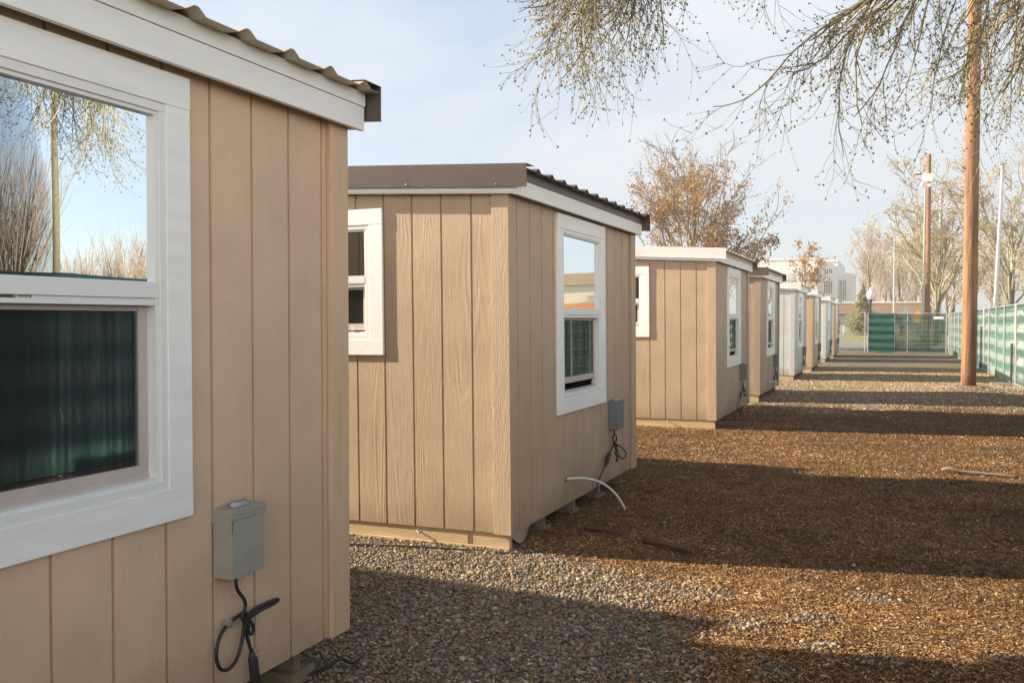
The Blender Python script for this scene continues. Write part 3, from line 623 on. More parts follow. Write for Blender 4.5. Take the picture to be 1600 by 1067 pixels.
def mast(x, y, r0, r1, h, lean, label, mt='galv'):
    root = empty('light_mast', (x, y, -.12)); tag(root, label, 'light pole'); z = np.linspace(0, h, 12)
    MB().tube(np.stack([lean * z, 0 * z, z], -1), r0 + (r1 - r0) * z / h, 14).build('shaft', M[mt], root, smooth=True)
    MB().box(-.18, .18, -.18, .18, 0, .1).build('base_plate', M['galv'], root); return root
mast(-.14, 65.4, .085, .055, 7.1, .0, 'slim pale steel mast rising from behind the green left end of the gate')
mast(2.28, 57.6, .12, .08, 9.0, .006, 'stout pale grey steel mast between the brown camera pole and the thick wooden pole')
m3 = mast(4.0, 45.3, .12, .06, 8.5, .034, 'tall tapering steel mast leaning slightly behind the fence at right')
MB().box(.18, .45, -.1, .1, 8.38, 8.5).build('lamp_head', M['galv'], m3)
mast(14.1, 15.2, .09, .06, 8.5, .0, 'brown mast beyond the fence seen mirrored in the nearest window', 'bark')
lp = empty('street_lamp', (-1.45, 59.2, -.12)); tag(lp, 'black lamp post with a white globe in front of the low brown-topped building', 'street lamp')
MB().tube([(0, 0, 0), (0, 0, .5), (0, 0, .55), (0, 0, 2.55), (0, 0, 2.6), (0, 0, 2.7)], [.11, .11, .06, .05, .1, .12], 12).build('post', M['dark'], lp, smooth=True)
iv, if_ = ico(3); m = MB(); m.add(iv * [.24, .24, .30] + [0, 0, 3.0], if_); m.build('globe', M['vinyl'], lp, smooth=True)
MB().tube([(0, 0, 3.26), (0, 0, 3.34), (0, 0, 3.5)], [.1, .07, .01], 10).build('finial', M['vinyl'], lp)
def diamond(x, y, zc, s, col, label, facing):
    root = empty('road_sign', (x, y, -.12)); tag(root, label, 'sign')
    MB().box(-.03, .03, -.03, .03, 0, zc - .1).build('post', M['galv'], root)
    m = MB(); f = -.04; v = [(0, f, zc + s), (s, f, zc), (0, f, zc - s), (-s, f, zc), (0, f - .01, zc + s), (s, f - .01, zc), (0, f - .01, zc - s), (-s, f - .01, zc)]
    m.add(v, [(0, 1, 2, 3), (7, 6, 5, 4), (0, 4, 5, 1), (1, 5, 6, 2), (2, 6, 7, 3), (3, 7, 4, 0)]); m.build('panel', plain('sign face', col, .5, var=.05), root)
diamond(.463, 52.4, 1.72, .42, (.30, .33, .33), 'bare grey back of a diamond road sign above the gate', 0)
diamond(1.15, 57.1, 1.62, .40, (.75, .36, .03), 'orange diamond road sign above the gate', 1)

# ------------------------------------------------------------------ fence and gate
def fabmat():
    m, nt, b = newmat('green windscreen fabric'); L = nt.links.new
    at = N(nt, 'ShaderNodeAttribute', attribute_name='Col'); L(at.outputs['Color'], b.inputs['Base Color']); b.inputs['Roughness'].default_value = .55
    tl = N(nt, 'ShaderNodeBsdfTranslucent'); L(at.outputs['Color'], tl.inputs[0]); mx = N(nt, 'ShaderNodeMixShader'); mx.inputs[0].default_value = .25
    tc = N(nt, 'ShaderNodeTexCoord'); mp = N(nt, 'ShaderNodeMapping'); mp.inputs['Scale'].default_value = (16, 16, 1.5); L(tc.outputs['Object'], mp.inputs[0])
    nz = N(nt, 'ShaderNodeTexNoise', inp={'Scale': 1, 'Detail': 3}); L(mp.outputs[0], nz.inputs['Vector'])
    bp = N(nt, 'ShaderNodeBump', inp={'Strength': .5, 'Distance': .03}); L(nz.outputs['Fac'], bp.inputs['Height']); L(bp.outputs[0], b.inputs['Normal'])
    o = [n for n in nt.nodes if n.type == 'OUTPUT_MATERIAL'][0]; L(b.outputs[0], mx.inputs[1]); L(tl.outputs[0], mx.inputs[2]); L(mx.outputs[0], o.inputs[0]); return m
FAB = fabmat()
SHEER = bpy.data.materials.new('thin see-through screening'); SHEER.use_nodes = True; nt = SHEER.node_tree; nt.nodes.clear()
_t = N(nt, 'ShaderNodeBsdfTransparent'); _d = N(nt, 'ShaderNodeBsdfDiffuse'); _d.inputs[0].default_value = (.022, .075, .05, 1); _m = N(nt, 'ShaderNodeMixShader'); _m.inputs[0].default_value = .58; _o = N(nt, 'ShaderNodeOutputMaterial')
_c = N(nt, 'ShaderNodeTexCoord'); _n = N(nt, 'ShaderNodeTexNoise', inp={'Scale': 1.6, 'Detail': 3}); _r = N(nt, 'ShaderNodeMapRange', inp={1: .35, 2: .65, 3: .58, 4: .92})
nt.links.new(_c.outputs['Object'], _n.inputs['Vector']); nt.links.new(_n.outputs['Fac'], _r.inputs[0]); nt.links.new(_r.outputs[0], _m.inputs[0])
nt.links.new(_t.outputs[0], _m.inputs[1]); nt.links.new(_d.outputs[0], _m.inputs[2]); nt.links.new(_m.outputs[0], _o.inputs[0])
def fabric(m, P0, P1, h, seed, step=.06, painted_sheen=True, dull=False):
    P0 = np.array(P0, float); P1 = np.array(P1, float); Ln = np.linalg.norm(P1 - P0); d = (P1 - P0) / Ln; nrm = np.array([-d[1], d[0], 0])
    nu = max(2, int(Ln / step)); nv = 40
    U, V = np.meshgrid(np.linspace(0, Ln, nu + 1), np.linspace(0, 1, nv + 1), indexing='ij')
    z = V * h
    sag = .018 * np.abs(np.sin(U / 1.65 * pi))
    dis = .022 * np.sin(z / .36 * 2 * pi + .6) + .012 * (fbm(U * 5, z * 3, seed) - .5) * 2
    P = P0[None, None] + d[None, None] * U[..., None] + nrm * dis[..., None]; P[..., 2] += z + .03 - sag * (V > .9)
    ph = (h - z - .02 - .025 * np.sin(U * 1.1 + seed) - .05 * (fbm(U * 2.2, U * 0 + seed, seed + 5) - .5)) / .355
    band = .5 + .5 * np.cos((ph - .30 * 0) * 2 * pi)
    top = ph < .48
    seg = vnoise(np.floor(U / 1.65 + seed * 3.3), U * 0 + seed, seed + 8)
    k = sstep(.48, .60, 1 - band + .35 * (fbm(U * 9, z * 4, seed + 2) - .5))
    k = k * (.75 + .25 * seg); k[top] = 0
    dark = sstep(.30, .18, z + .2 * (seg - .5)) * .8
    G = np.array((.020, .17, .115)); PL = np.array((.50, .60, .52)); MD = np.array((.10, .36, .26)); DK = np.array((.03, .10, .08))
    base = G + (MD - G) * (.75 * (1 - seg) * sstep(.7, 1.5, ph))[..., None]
    c = base + (PL - base) * k[..., None]  # pale sheen of the cloth painted into its colour as bands
    if not painted_sheen: c = G * .45 * (.8 + .5 * fbm(U * 3, z * 6, seed)[..., None]) + (MD - G) * .14 * band[..., None]
    if dull: c = c * np.array((.22, .24, .38))
    if seed == 4: c = c + (np.array((.012, .05, .036)) - c) * sstep(5.6, 4.8, U)[..., None]  # painted sheen left out on the stretch seen only in the windows
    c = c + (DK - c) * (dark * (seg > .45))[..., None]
    idx = np.arange((nu + 1) * (nv + 1)).reshape(nu + 1, nv + 1)
    F = np.stack([idx[:-1, :-1], idx[1:, :-1], idx[1:, 1:], idx[:-1, 1:]], -1).reshape(-1, 4)
    m.add(P.reshape(-1, 3), F, c.reshape(-1, 3))
def panel(P0, P1, h, label, seed, bays=4, fab='full', name='fence_panel', cat='fence', group=None, wires=.075, foot=True):
    root = empty(name, (*P0[:2], P0[2])); tag(root, label, cat, group)
    A = np.zeros(3); B = np.array(P1, float) - np.array(P0, float); Ln = np.linalg.norm(B); d = B / Ln
    m = MB(); m.tube([A + (0, 0, .03), B + (0, 0, .03)], .017, 8); m.tube([A + (0, 0, h), B + (0, 0, h)], .017, 8)
    m.tube([A + (0, 0, 0), A + (0, 0, h + .03)], .024, 10); m.tube([B - d * .06 + (0, 0, 0), B - d * .06 + (0, 0, h + .03)], .024, 10); m.build('panel_frame', M['galv'], root, smooth=False)
    n = np.array([-d[1], d[0], 0])
    for k in range(1, bays):
        p = A + B * k / bays + n * .03; MB().tube([p, p + (0, 0, h + .01)], .021, 8).build('upright', M['galv'], root)
    m = MB()
    for t in np.arange(wires, Ln, wires): p = A + d * t; m.box(p[0] - .0022, p[0] + .0022, p[1] - .0022, p[1] + .0022, .03, h)
    for z in np.arange(.03, h, .20):
        q = n * .003
        m.add([A + q + (0, 0, z), B + q + (0, 0, z), B + q + (0, 0, z + .006), A + q + (0, 0, z + .006), A - q + (0, 0, z), B - q + (0, 0, z), B - q + (0, 0, z + .006), A - q + (0, 0, z + .006)], [(0, 1, 2, 3), (7, 6, 5, 4), (3, 2, 6, 7), (4, 5, 1, 0)])
    m.build('wire_mesh', M['galv'], root)
    if fab:
        m = MB(); e = B if fab == 'full' else A + B * fab
        o_ = n * (.078 if seed in (1, 2, 3) else -.03); fabric(m, A + o_, e + o_, h, seed, painted_sheen=(fab == 'full' and seed not in (1, 2, 3)), dull=seed in (1, 2, 3)); m.build('windscreen', FAB, root, smooth=True)
    if foot:
        m = MB(); m.box(-.45, .45, -.05, .05, .0, .05); m.build('foot', M['galv'], root)
    return root
ys = [-4.3, 2.3, 8.9, 15.5, 22.1, 28.7, 35.3, 43.3]
xf = lambda y: 2.38 - .0125 * (y - 22)
fl = ['fence panel behind the viewer', 'fence panel beside the viewer mirrored in the nearest window', 'fence panel just past the viewer, mirrored in the shed windows', 'green fabric fence panel running out of the right edge of the photo',
      'tall green and pale banded fence panel directly right of the thick wooden pole', 'green banded fence panel partly hidden behind the thick wooden pole', 'farthest green banded fence panel, meeting the wire gate']
for i in range(7):
    y0, y1 = ys[i], ys[i + 1]; g0 = float(-max(0, min(.12, (y0 - 8) * .004))); g1 = float(-max(0, min(.12, (y1 - 8) * .004)))
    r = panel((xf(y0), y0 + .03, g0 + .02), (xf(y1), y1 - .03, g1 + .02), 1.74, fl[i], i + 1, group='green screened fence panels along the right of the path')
    if i in (4, 5): MB().tube([(-.07, -.02, -.02), (-.07, -.02, 1.25 if i == 5 else .9)], .025, 6).build('stake', M['dark'], r)
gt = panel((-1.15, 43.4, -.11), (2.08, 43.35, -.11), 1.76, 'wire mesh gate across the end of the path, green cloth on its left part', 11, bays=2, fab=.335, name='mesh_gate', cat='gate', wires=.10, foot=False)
m = MB(); fabric(m, (1.10, .02, 0), (3.16, -.03, 0), 1.70, 13, painted_sheen=False)
m.build('sheer_screen', None, gt, smooth=True).data.materials.append(SHEER)
MB().box(2.65, 3.05, -.06, -.05, 1.50, 1.62).build('notice_plate', M['wflash'], gt)
MB().tube([(3.1, -.03, 1.76), (3.2, -.03, 1.6)], .02, 6).build('corner_brace', M['galv'], gt)
panel((-3.0, 43.55, -.11), (-1.22, 43.45, -.11), 1.78, 'bare wire panel left of the gate with the road showing through', 12, bays=1, fab=None, name='wire_panel', cat='fence', wires=.15)

# ------------------------------------------------------------------ beyond the gate
asph = plain('asphalt', (.17, .165, .155), .9, var=.2, scale=2, bump=.3, bscale=60)
tag(MB().box(-80, 60, 46.0, 58.5, -.13, -.112).build('road', asph), kind='structure')
conc = plain('concrete kerb', (.34, .33, .30), .85)
tag(MB().box(-80, 60, 58.5, 58.7, -.13, .0).build('kerb', conc), kind='structure')
grass = plain('winter grass', (.20, .19, .07), .9, var=.5, scale=1.5, bump=.6, bscale=15)
tag(MB().box(-80, 60, 58.7, 94, -.13, -.02).build('grass_verge', grass), kind='structure')
def lowb():
    root = empty('low_building', (-6, 98, -.1)); tag(root, 'long low building with a brown roof band and pinkish walls across the road', 'building')
    MB().box(-7, 9.2, 0, 14, 0, 2.05).build('wall', plain('pinkish stucco', (.52, .45, .40), .85, var=.05), root)
    MB().box(-7.3, 9.6, -.5, 14.3, 2.05, 3.12).build('roof', plain('brown metal fascia', (.34, .21, .13), .6, var=.06, scale=1), root)
    MB().box(-7.35, 9.65, -.55, 14.35, 3.12, 3.25).build('coping', M['wflash'], root)
lowb()
def ironfence():
    root = empty('iron_fence', (-8, 92, -.05)); tag(root, 'thin dark railing in front of the low building', 'fence')
    m = MB()
    for x in np.arange(0, 12, .16): m.box(x, x + .02, 0, .02, 0, 1.1)
    m.box(0, 12, 0, .03, .12, .16); m.box(0, 12, 0, .03, 1.02, 1.06); m.build('railing', M['dark'], root)
    m = MB()
    for x in (0, 2.9, 5.8, 8.7, 11.9): m.box(x, x + .09, -.03, .06, 0, 1.35)
    m.build('posts', M['dark'], root)
ironfence()
ub = empty('utility_cabinet', (-3.7, 88, -.05)); tag(ub, 'pale blue grey box standing before the thin railing', 'utility box')
MB().box(-.75, .75, -.3, .3, 0, .95).build('cabinet', plain('pale blue paint', (.42, .48, .50), .6), ub, bevel=.04); MB().box(-.8, .8, -.35, .35, .95, 1.02).build('top', M['galv'], ub)
def office():
    root = empty('office_building', (0, 0, 0)); tag(root, 'large white stepped office block behind the far sheds', 'building')
    th = R(23.2); wm = plain('white render', (.72, .70, .67), .8, var=.04, scale=.4); gl = plain('office glass', (.09, .12, .11), .2, var=.2); 
    Y0 = 128.0; X = lambda u: Y0 * math.tan(math.atan((u - 800) / 1400) - th)
    root.location = (0, Y0, -.12); H = lambda v: (499 - v) / 1400 * 121 + 1.5
    for u0, u1, v, d, dep in ((1100, 1199, 403, 1.0, 14), (1199, 1276, 405, 0, 18), (1276, 1308, 409, .6, 18), (1308, 1332, 427, 1.2, 9)):
        MB().box(X(u0), X(u1) - .003, d, d + dep, 0, H(v)).build('wall', wm, root)
    for u0, u1, v0, v1, y in ((1287, 1299.5, 420, 427, .6), (1212, 1223, 426, 438, 0), (1231, 1238.5, 426, 438, 0), (1248, 1262, 426, 438, 0), (1286, 1299.5, 439, 458, .6), (1310, 1321, 438, 468, 1.2), (1205, 1270, 450, 458, 0), (1185, 1193, 426, 438, 1.0), (1150, 1170, 426, 438, 1.0)):
        w = MB().box(X(u0), X(u1), y - .04, y + .2, H(v1), H(v0)).build('window', gl, root)
        m = MB()
        for t in np.linspace(0, 1, 5): q = X(u0) + (X(u1) - X(u0)) * t; m.box(q - .05, q + .05, y - .09, y - .041, H(v1), H(v0))
        m.build('mullions', M['wflash'], w)
    m = MB(); m.box(X(1199), X(1276), -.1, 18, H(405), H(405) + .25); m.box(X(1276) + .01, X(1308), .5, 18, H(409), H(409) + .25); m.build('parapet', wm, root)
    MB().box(X(1288), X(1300), 4, 7, H(408), H(408) + 1.0).build('roof_plant', M['galv'], root)
office()
mr_ = empty('long_building', (13.5, 80, -.1)); tag(mr_, 'long beige building with an orange band beyond the fence, mirrored in the second shed window', 'building')
MB().box(0, 22, 0, 12, 0, 5.2).build('wall', plain('beige render', (.58, .50, .38), .8), mr_)
MB().box(.2, 21, -.06, -.003, 2.3, 3.5).build('orange_band', plain('orange paint', (.60, .20, .04), .6), mr_)
MB().box(-.3, 22.3, -.3, 12.3, 5.2, 6.3).build('roof', plain('tan coping', (.36, .24, .14), .7), mr_)
hb = empty('beige_house', (27, 29, -.1)); tag(hb, 'beige flat-roofed house beyond the fence, mirrored low in the nearest window', 'building')
MB().box(0, 12, 0, 9, 0, 3.1).build('wall', plain('warm render', (.62, .48, .32), .8), hb)
MB().box(-.3, 12.3, -.3, 9.3, 3.1, 3.4).build('roof', plain('roof edge', (.4, .3, .2), .7), hb)
tag(MB().box(12, 35, -40, 60, -.13, -.112).build('parking_lot', asph), kind='structure')

# ------------------------------------------------------------------ trees
def rdir(d, ang):
    d = np.asarray(d, float); d = d / np.linalg.norm(d); r = rng.normal(0, 1, 3); r -= d * (r @ d); r /= np.linalg.norm(r) + 1e-9
    return d * cos(ang) + r * sin(ang)
UP = np.array([0, 0, 1.])
def branch(p, d, ln, r, n, wob, grav, tip_up=0, r_end=.35):
    pts = [np.array(p, float)]; d = np.array(d, float); d /= np.linalg.norm(d); dirs = [d]
    for i in range(n):
        t = i / n; d = d + rng.normal(0, wob, 3) - UP * grav * (1 if t < .65 or not tip_up else 0) + UP * (tip_up if t >= .65 else 0); d /= np.linalg.norm(d)
        pts.append(pts[-1] + d * ln / n); dirs.append(d)
    return np.array(pts), np.array(dirs), r * (1 - (1 - r_end) * np.linspace(0, 1, n + 1))
class Tree:
    def __init__(s): s.trunk = MB(); s.limbs = MB(); s.tips = []
def grow(T, p, d, ln, r, lev, cfg):
    c = cfg[lev]
    P, D, Rr = branch(p, d, ln, r, c.get('n', 6), c.get('wob', .12), c.get('grav', 0), c.get('up', 0), c.get('re', .4))
    col = np.array(c.get('col', (.2, .16, .1))) * rng.uniform(.8, 1.2)
    (T.trunk if lev == 0 else T.limbs).tube(P, Rr, c.get('k', 4), col=None if lev == 0 else col, cap=False)
    if lev + 1 >= len(cfg):
        T.tips.append(P); return
    k = cfg[lev + 1]; m = k['num']; m = int(m * rng.uniform(.75, 1.25) + .5)
    for i in range(m):
        t = rng.uniform(k.get('t0', .25), 1) if i else 1.0
        f = t * (len(P) - 1); j = min(int(f), len(P) - 2); q = P[j] + (P[j + 1] - P[j]) * (f - j)
        dd = rdir(D[j], k.get('ang', .7) * rng.uniform(.6, 1.25)) + UP * k.get('bias', .1)
        sh = (1 - k.get('taper', .5) * t)
        grow(T, q, dd, ln * k['len'] * rng.uniform(.7, 1.2) * sh, max(Rr[j] * k.get('rr', .55), k.get('rmin', .005)), lev + 1, cfg)
def leaves(T, per, size, cols, zmax=None, spread=.25, prob=1):
    V = []; C = []
    for P in T.tips:
        if rng.random() > prob: continue
        m = rng.poisson(per)
        if m == 0: continue
        q = P[rng.integers(0, len(P), m)] + rng.normal(0, spread * .4, (m, 3))
        if zmax is not None: q = q[rng.random(m) < sstep(zmax[1], zmax[0], q[:, 2])]; m = len(q)
        if m == 0: continue
        s = size * rng.uniform(.6, 1.3, m)
        a = rng.normal(0, 1, (m, 3)); a /= np.linalg.norm(a, axis=1)[:, None]; b = np.cross(a, rng.normal(0, 1, (m, 3))); b /= np.linalg.norm(b, axis=1)[:, None] + 1e-9
        V.append(np.stack([q - a * s[:, None], q + b * s[:, None] * .6, q + a * s[:, None], q - b * s[:, None] * .6], 1).reshape(-1, 3))
        C.append(np.repeat(np.array(cols)[rng.integers(0, len(cols), m)] * rng.uniform(.7, 1.25, m)[:, None], 4, 0))
    m = MB()
    if V:
        V = np.concatenate(V); b = np.arange(0, len(V), 4); m.add(V, np.stack([b, b + 1, b + 2, b + 3], -1), np.concatenate(C))
    return m
def place(T, name, loc, label, group=None, lv=None, cat='tree', bark='bark'):
    root = empty(name, loc); tag(root, label, cat, group)
    T.trunk.build('trunk', M[bark], root, smooth=True); T.limbs.build('crown', M['twig'], root, smooth=True)
    if lv is not None and lv.v: lv.build('leaves', M['leaf'], root)
    return root
OR = [(.42, .23, .07), (.34, .17, .05), (.48, .29, .10), (.24, .12, .05), (.44, .31, .11)]
BC = (.16, .125, .065)
# big leaf-holding oak behind the second shed
T = Tree(); cfg = [dict(n=8, wob=.03, k=9, re=.15), dict(num=56, len=.86, ang=1.0, bias=.34, n=9, wob=.07, grav=-.04, k=5, t0=.14, taper=.55, rr=.36, re=.2, col=BC), dict(num=9, len=.42, ang=.6, bias=.22, n=6, wob=.1, k=3, rr=.5, t0=.2, rmin=.016, col=BC, re=.3),
                   dict(num=6, len=.46, ang=.6, bias=.15, n=4, wob=.12, k=3, rr=.6, rmin=.010, col=(.20, .155, .10), re=.4)]
grow(T, (0, 0, 0), (0, 0, 1), 8.0, .20, 0, cfg); lv = leaves(T, 11, .062, OR, zmax=(6.0, 10.6), spread=.4, prob=.8)
place(T, 'oak_tree', (-9.7, 44.9, -.1), 'tall bare oak with orange leaves on its lower crown, behind the second tan shed', lv=lv)
T = Tree(); cfg2 = [dict(n=6, wob=.06, k=8, re=.3), dict(num=15, len=.78, ang=1.05, bias=.2, n=9, wob=.07, grav=.055, k=5, t0=.4, taper=.4, rr=.5, re=.2, col=BC), dict(num=10, len=.42, ang=.7, bias=.15, n=6, wob=.12, grav=.05, k=3, rr=.5, rmin=.015, col=BC),
                    dict(num=6, len=.45, ang=.6, n=4, wob=.15, grav=.03, k=3, rr=.6, rmin=.010, col=(.36, .29, .2))]
grow(T, (0, 0, 0), (.2, 0, 1), 5.0, .17, 0, cfg2); lv = leaves(T, 5.5, .085, [(.30, .16, .07), (.38, .22, .1), (.24, .12, .06)], zmax=(4.6, 7.0), spread=.4)
place(T, 'leaning_tree', (-9.3, 46.0, -.1), 'lower arching tree with rusty leaves leaning right from the tall oak', lv=lv)
# small golden tree before the office block
T = Tree(); cfg3 = [dict(n=6, wob=.03, k=7, re=.2), dict(num=18, len=.42, ang=.75, bias=.25, n=5, wob=.1, k=4, t0=.2, taper=.55, rr=.4, col=BC, re=.3), dict(num=7, len=.5, ang=.7, n=4, wob=.12, k=3, rr=.5, rmin=.014, col=BC)]
grow(T, (0, 0, 0), (0, 0, 1), 5.9, .09, 0, cfg3); lv = leaves(T, 10, .085, [(.42, .25, .09), (.36, .20, .07), (.46, .31, .14)], spread=.45)
place(T, 'golden_tree', (-5.4, 61, -.1), 'small tree holding golden leaves in front of the white office block', lv=lv)
# broad pale trees behind the gate and fence
PC = (.33, .295, .165)
def broad(h, r, seedleaf, wide=1.0):
    T = Tree(); cfg = [dict(n=5, wob=.04, k=10, re=.6), dict(num=13, len=2.15 * wide, ang=.62, bias=.36, n=11, wob=.10, grav=-.016, k=6, t0=.45, taper=.25, rr=.34, re=.2, col=PC), dict(num=12, len=.34, ang=.7, bias=.12, n=7, wob=.14, k=4, rr=.5, t0=.18, rmin=.028, col=PC, re=.3),
                       dict(num=9, len=.50, ang=.7, n=5, wob=.16, grav=.01, k=3, rr=.5, rmin=.012, col=PC), dict(num=3, len=.5, ang=.6, n=3, wob=.2, k=3, rr=.6, rmin=.012, col=(.42, .36, .24))]
    grow(T, (0, 0, 0), (0, 0, 1), h * .36, r, 0, cfg); lv = leaves(T, seedleaf * .5, .055, [(.46, .30, .15), (.50, .36, .20), (.42, .30, .18)], spread=.5, prob=.8); return T, lv
T, lv = broad(10.4, .25, 1.9)
place(T, 'sycamore_tree', (2.0, 57.0, -.1), 'wide pale-limbed tree spreading behind the brown camera pole', lv=lv)
T, lv = broad(10.8, .23, 1.8, .95)
place(T, 'sycamore_tree', (5.3, 53.0, -.1), 'pale-limbed tree behind the thick wooden pole and the fence', lv=lv)
# evergreen
def conifer(h, w):
    T = Tree(); T.trunk.tube([(0, 0, 0), (0, 0, h)], [.12, .02], 7); V = []; C = []
    n = 5200; z = h * (1 - np.sqrt(rng.random(n))) * .97 + .3; rad = w * (1 - z / h).clip(.03, 1) * rng.uniform(.3, 1.35, n) * (1 + .35 * np.sin(z * 5 + 2 * np.sin(z * 2))); a = rng.uniform(0, 2 * pi, n)
    q = np.stack([rad * np.cos(a), rad * np.sin(a), z], -1); o = np.stack([np.cos(a), np.sin(a), -.35 + 0 * a], -1) + rng.normal(0, .3, (n, 3)); s = np.cross(o, UP); s /= np.linalg.norm(s, axis=1)[:, None]
    V = np.stack([q - s * .06, q + o * .30, q + s * .06], 1).reshape(-1, 3); b = np.arange(0, len(V), 3); m = MB()
    m.add(V, np.stack([b, b + 1, b + 2], -1), np.repeat(np.array([(.27, .25, .12)]) * rng.uniform(.6, 1.9, (n, 1)), 3, 0)); return T, m
T, lv = conifer(4.6, 1.3)
r = empty('evergreen_tree', (-2.75, 86, -.1)); tag(r, 'olive green conifer beside the lamp globe, over the low building', 'tree'); T.trunk.build('trunk', M['bark'], r); lv.build('crown', M['leaf'], r)
# rows of bare trees
T = Tree(); cfg4 = [dict(n=6, wob=.05, k=7, re=.35), dict(num=16, len=.8, ang=.5, bias=.3, n=7, wob=.08, grav=-.02, k=4, t0=.25, taper=.45, rr=.42, col=(.36, .30, .22), re=.25), dict(num=9, len=.5, ang=.55, bias=.2, n=5, wob=.1, k=3, rr=.5, rmin=.03, col=(.38, .31, .22)), dict(num=5, len=.5, ang=.6, bias=.1, n=3, wob=.12, k=3, rr=.6, rmin=.02, col=(.42, .34, .25))]
grow(T, (0, 0, 0), (0, 0, 1), 6.6, .17, 0, cfg4); lv = leaves(T, .45, .09, [(.40, .27, .15), (.34, .24, .13)], spread=.4)
bg1 = place(T, 'bare_tree', (3, 96, -.1), 'leafless brown tree standing beyond the road', group='bare trees beyond the road', lv=lv)
sp_ = [(-2.4, 101, 1.1), (-1.2, 108, 1.15), (.4, 98, 1.0), (-3.6, 112, 1.05), (-.5, 112, .95), (1.8, 108, 1.0), (4.2, 88, .85), (6.0, 84, .9), (8.4, 90, 1.0), (10.5, 86, .95), (12.5, 93, 1.1), (5.2, 100, 1.1), (9.0, 104, 1.15), (-3.0, 118, 1.1), (7.2, 78, .75), (9.3, 76, .8), (13, 80, .9), (3.2, 118, 1.25), (0.8, 124, 1.2), (11.3, 72, .75)]
for i, (x, y, s) in enumerate(sp_):
    c = copy_tree(bg1); c.location = (x, y, -.1); c.scale = (s, s, s * rng.uniform(.9, 1.1)); c.rotation_euler = (0, 0, rng.uniform(0, 6.28))
# pollarded trees beyond the fence on the right: the windows mirror them
T = Tree(); cfg5 = [dict(n=4, wob=.04, k=8, re=.8), dict(num=46, len=1.9, ang=.55, bias=.5, n=7, wob=.05, grav=-.03, k=4, t0=.55, taper=.1, rr=.2, col=(.28, .22, .16), re=.2), dict(num=9, len=.4, ang=.4, bias=.35, n=4, wob=.07, k=3, rr=.5, rmin=.007, col=(.30, .23, .18))]
grow(T, (0, 0, 0), (0, 0, 1), 2.0, .16, 0, cfg5)
po = place(T, 'pollard_tree', (16.0, 15.6, -.1), 'leafless fan-shaped tree beyond the fence, mirrored in the shed windows', group='fan-shaped trees beyond the fence')
for x, y, s in ((18.5, 16.6, 1.1), (18.6, 22.4, .72), (20.3, 23, .76), (22.3, 23.5, .72), (21, 25.5, .8), (13, 4, 1.1), (24.5, 24.5, .7), (12, 34, .85), (16, 41, 1), (19, 50, 1.1), (26, 38, 1), (11, 27, .7)):
    c = copy_tree(po); c.location = (x, y, -.1); c.scale = (s, s, s); c.rotation_euler = (0, 0, rng.uniform(0, 6.28))

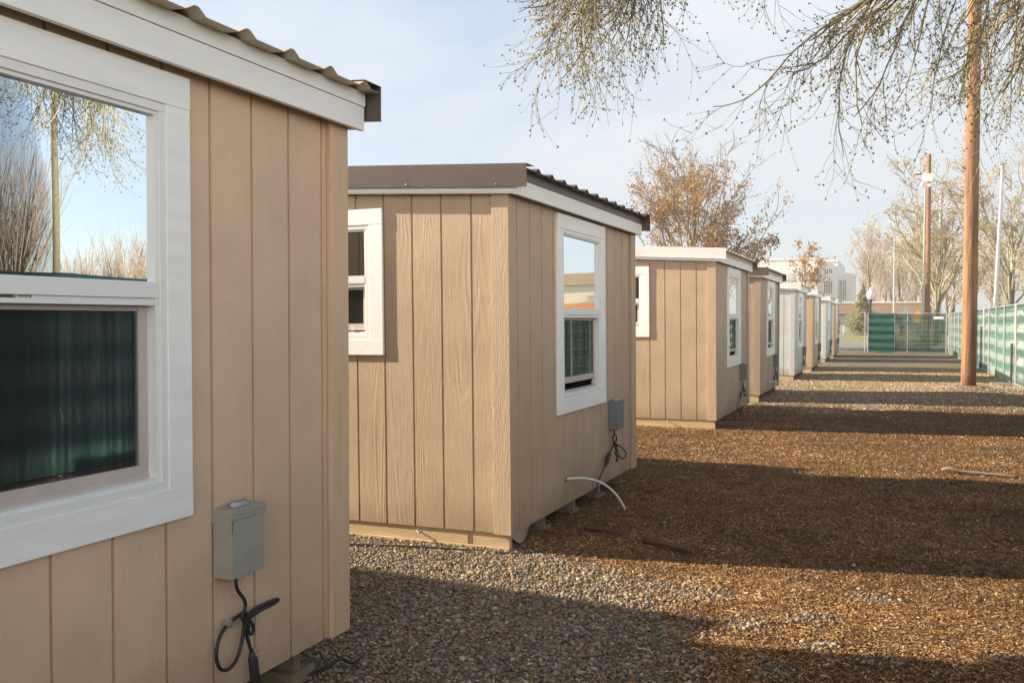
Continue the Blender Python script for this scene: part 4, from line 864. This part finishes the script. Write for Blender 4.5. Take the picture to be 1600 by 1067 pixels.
# the great overhanging maple; its trunk stands outside the fence to the right
def maple():
    T = Tree(); TW = (.31, .265, .115); TW2 = (.17, .14, .075)
    T.trunk.tube(spline([(0, 0, -.1), (-.05, .05, 2), (-.2, .2, 4), (-.4, .5, 5.6)], 5), np.linspace(.42, .30, 16), 16)
    buds = []; base = np.array([9.5, 4.5, 0])
    def limb(P, r0, r1):
        P = spline(np.array(P) - base, 8); rr = np.linspace(r0, r1, len(P)); T.trunk.tube(P, rr, 9); return P, rr
    def twig(p, d, ln, r, lev):
        n = max(4, int(ln / .085)); P, D, Rr = branch(p, d, ln, r, n, .10 if lev else .075, .07 if lev < 2 else .03, .26 if lev else .13, .45)
        P_abs = P
        T.limbs.tube(P, Rr, 4 if lev == 0 else 3, col=np.array(TW if rng.random() < .6 else TW2) * rng.uniform(.7, 1.35), cap=False)
        if lev < 2:
            m = int(ln * (5.6 if lev == 0 else 7.0) + rng.random())
            for i in range(m):
                j = int(rng.uniform(.12, .98) * (len(P) - 1)); dd = rdir(D[j], rng.uniform(.35, .95)) - UP * (.15 if lev == 0 else .0)
                twig(P[j], dd, ln * rng.uniform(.22, .5) + .05, max(Rr[j] * .56, .0027), lev + 1)
        if lev >= 1:
            for j in range(len(P) // 3, len(P)):
                if rng.random() < (.30 if lev == 2 else .20) or j == len(P) - 1:
                    s = rdir(D[j], rng.uniform(.5, 1.1)) * rng.uniform(.005, .02) if j < len(P) - 1 else D[j] * .004
                    buds.append((P[j] + s, rng.uniform(.005, .0100)))
                    if j == len(P) - 1 or rng.random() < .3:
                        buds.append((P[j] + s + rng.normal(0, .007, 3), rng.uniform(.005, .009)))
    top = (9.1, 5.0, 5.5)
    L1 = limb([top, (6.5, 6.6, 6.9), (3.5, 7.6, 6.8), (.5, 8.1, 6.1), (-1.2, 8.2, 5.6), (-2.1, 8.15, 5.25), (-2.6, 8.1, 5.05)], .16, .022)
    L2 = limb([top, (6.8, 7.0, 6.3), (4.4, 8.3, 6.0), (2.4, 9.0, 5.3), (1.0, 9.1, 4.8), (.1, 9.0, 4.5), (-.6, 8.9, 4.15)], .14, .020)
    L3 = limb([top, (7.2, 7.5, 6.0), (5.2, 9.2, 5.6), (3.4, 10.2, 5.2), (1.8, 10.4, 4.9), (.9, 10.3, 4.55)], .13, .024)
    L4 = limb([top, (7.6, 7.0, 5.6), (5.6, 8.4, 5.2), (4.2, 9.4, 4.8), (3.1, 9.7, 4.6), (2.1, 9.6, 4.3)], .12, .022)
    L5 = limb([top, (8.2, 7.0, 6.6), (7.4, 9.0, 6.4), (6.2, 11.0, 5.8), (5.2, 12.2, 5.2)], .13, .016)
    L6 = limb([top, (7.4, 5.6, 6.6), (5.2, 6.0, 6.0), (3.2, 6.2, 5.7), (2.2, 6.4, 5.3)], .12, .016)
    L7 = limb([top, (8.2, 7.0, 5.8), (7.0, 8.0, 5.3), (5.8, 8.4, 4.9), (4.8, 8.2, 4.6)], .10, .016)
    def dress(Lm, t0, t1, num, lo, hi, out=(-.6, .1, -.5), r=.0105, a=.75):
        P, rr = Lm; D = np.gradient(P, axis=0)
        for i in range(num):
            t = rng.uniform(t0, t1); j = int(t * (len(P) - 1)); d = np.array(out, float) + D[j] / np.linalg.norm(D[j]) * .5
            twig(P[j] + rng.normal(0, .02, 3), rdir(d, rng.uniform(.1, a)), rng.uniform(lo, hi), r * rng.uniform(.7, 1.3), 0)
    dress(L1, .62, 1.0, 70, .5, 1.7, (-.35, 0, -.9), a=.6)
    dress(L1, .40, .68, 22, .6, 1.2, (-.4, 0, -.7))
    dress(L2, .50, 1.0, 48, .6, 1.7, (-.5, .0, -.8), a=.7)
    dress(L3, .50, 1.0, 46, .6, 1.55, (-.45, 0, -.8), a=.75)
    dress(L4, .40, 1.0, 60, .5, 1.4, (-.35, 0, -.75), a=.8)
    dress(L2, .2, .55, 16, .6, 1.3); dress(L3, .2, .55, 14, .6, 1.3)
    dress(L5, .3, 1, 60, .6, 1.5, (0, 0, -1), a=.9); dress(L6, .3, 1, 50, .6, 1.4, (0, 0, -1), a=.9); dress(L7, .3, 1, 75, .6, 1.5, (0, 0, -1), a=.9)
    root = empty('maple_tree', tuple(base)); tag(root, 'budding maple whose drooping mossy branches hang in from the top right', 'tree')
    T.trunk.build('trunk', M['bark'], root, smooth=True); T.limbs.build('crown', M['twig'], root, smooth=True)
    c = np.array([b[0] for b in buds]); s = np.array([b[1] for b in buds]); n = len(c)
    cols = np.array([(.16, .11, .055), (.24, .17, .08), (.32, .25, .11), (.11, .08, .05)])[rng.integers(0, 4, n)] * rng.uniform(.8, 1.2, n)[:, None]
    v, f = ico(1); v = ico(1)[0]; w = v[None] * s[:, None, None] * rng.uniform(.75, 1.35, (n, 1, 3)) + c[:, None, :]
    # a low octahedron per bud keeps thousands of them light
    o8 = np.array([(1, 0, 0), (-1, 0, 0), (0, 1, 0), (0, -1, 0), (0, 0, 1.5), (0, 0, -1.2)]); f8 = np.array([(0, 2, 4), (2, 1, 4), (1, 3, 4), (3, 0, 4), (2, 0, 5), (1, 2, 5), (3, 1, 5), (0, 3, 5)])
    V = o8[None] * s[:, None, None] * rng.uniform(.75, 1.3, (n, 1, 3)) + c[:, None, :]
    m = MB(); m.add(V.reshape(-1, 3), (f8[None] + (np.arange(n) * 6)[:, None, None]).reshape(-1, 3), np.repeat(cols, 6, 0)); m.build('buds', M['twig'], root, smooth=True)
    print('maple buds', n, 'twig verts', T.limbs.n)
maple()
hz = MB().box(-60, 60, -45, 150, -2.0, 16).build('haze', None); tag(hz, kind='stuff', label='thin pale air softening everything far off', cat='haze')
hm = bpy.data.materials.new('haze'); hm.use_nodes = True; nt = hm.node_tree; nt.nodes.clear()
pv = N(nt, 'ShaderNodeVolumePrincipled'); pv.inputs['Color'].default_value = (.93, .95, 1, 1); pv.inputs['Density'].default_value = .0012; pv.inputs['Anisotropy'].default_value = .2
ho = N(nt, 'ShaderNodeOutputMaterial'); nt.links.new(pv.outputs[0], ho.inputs['Volume']); hz.data.materials.append(hm)
print('objects', len(bpy.data.objects))
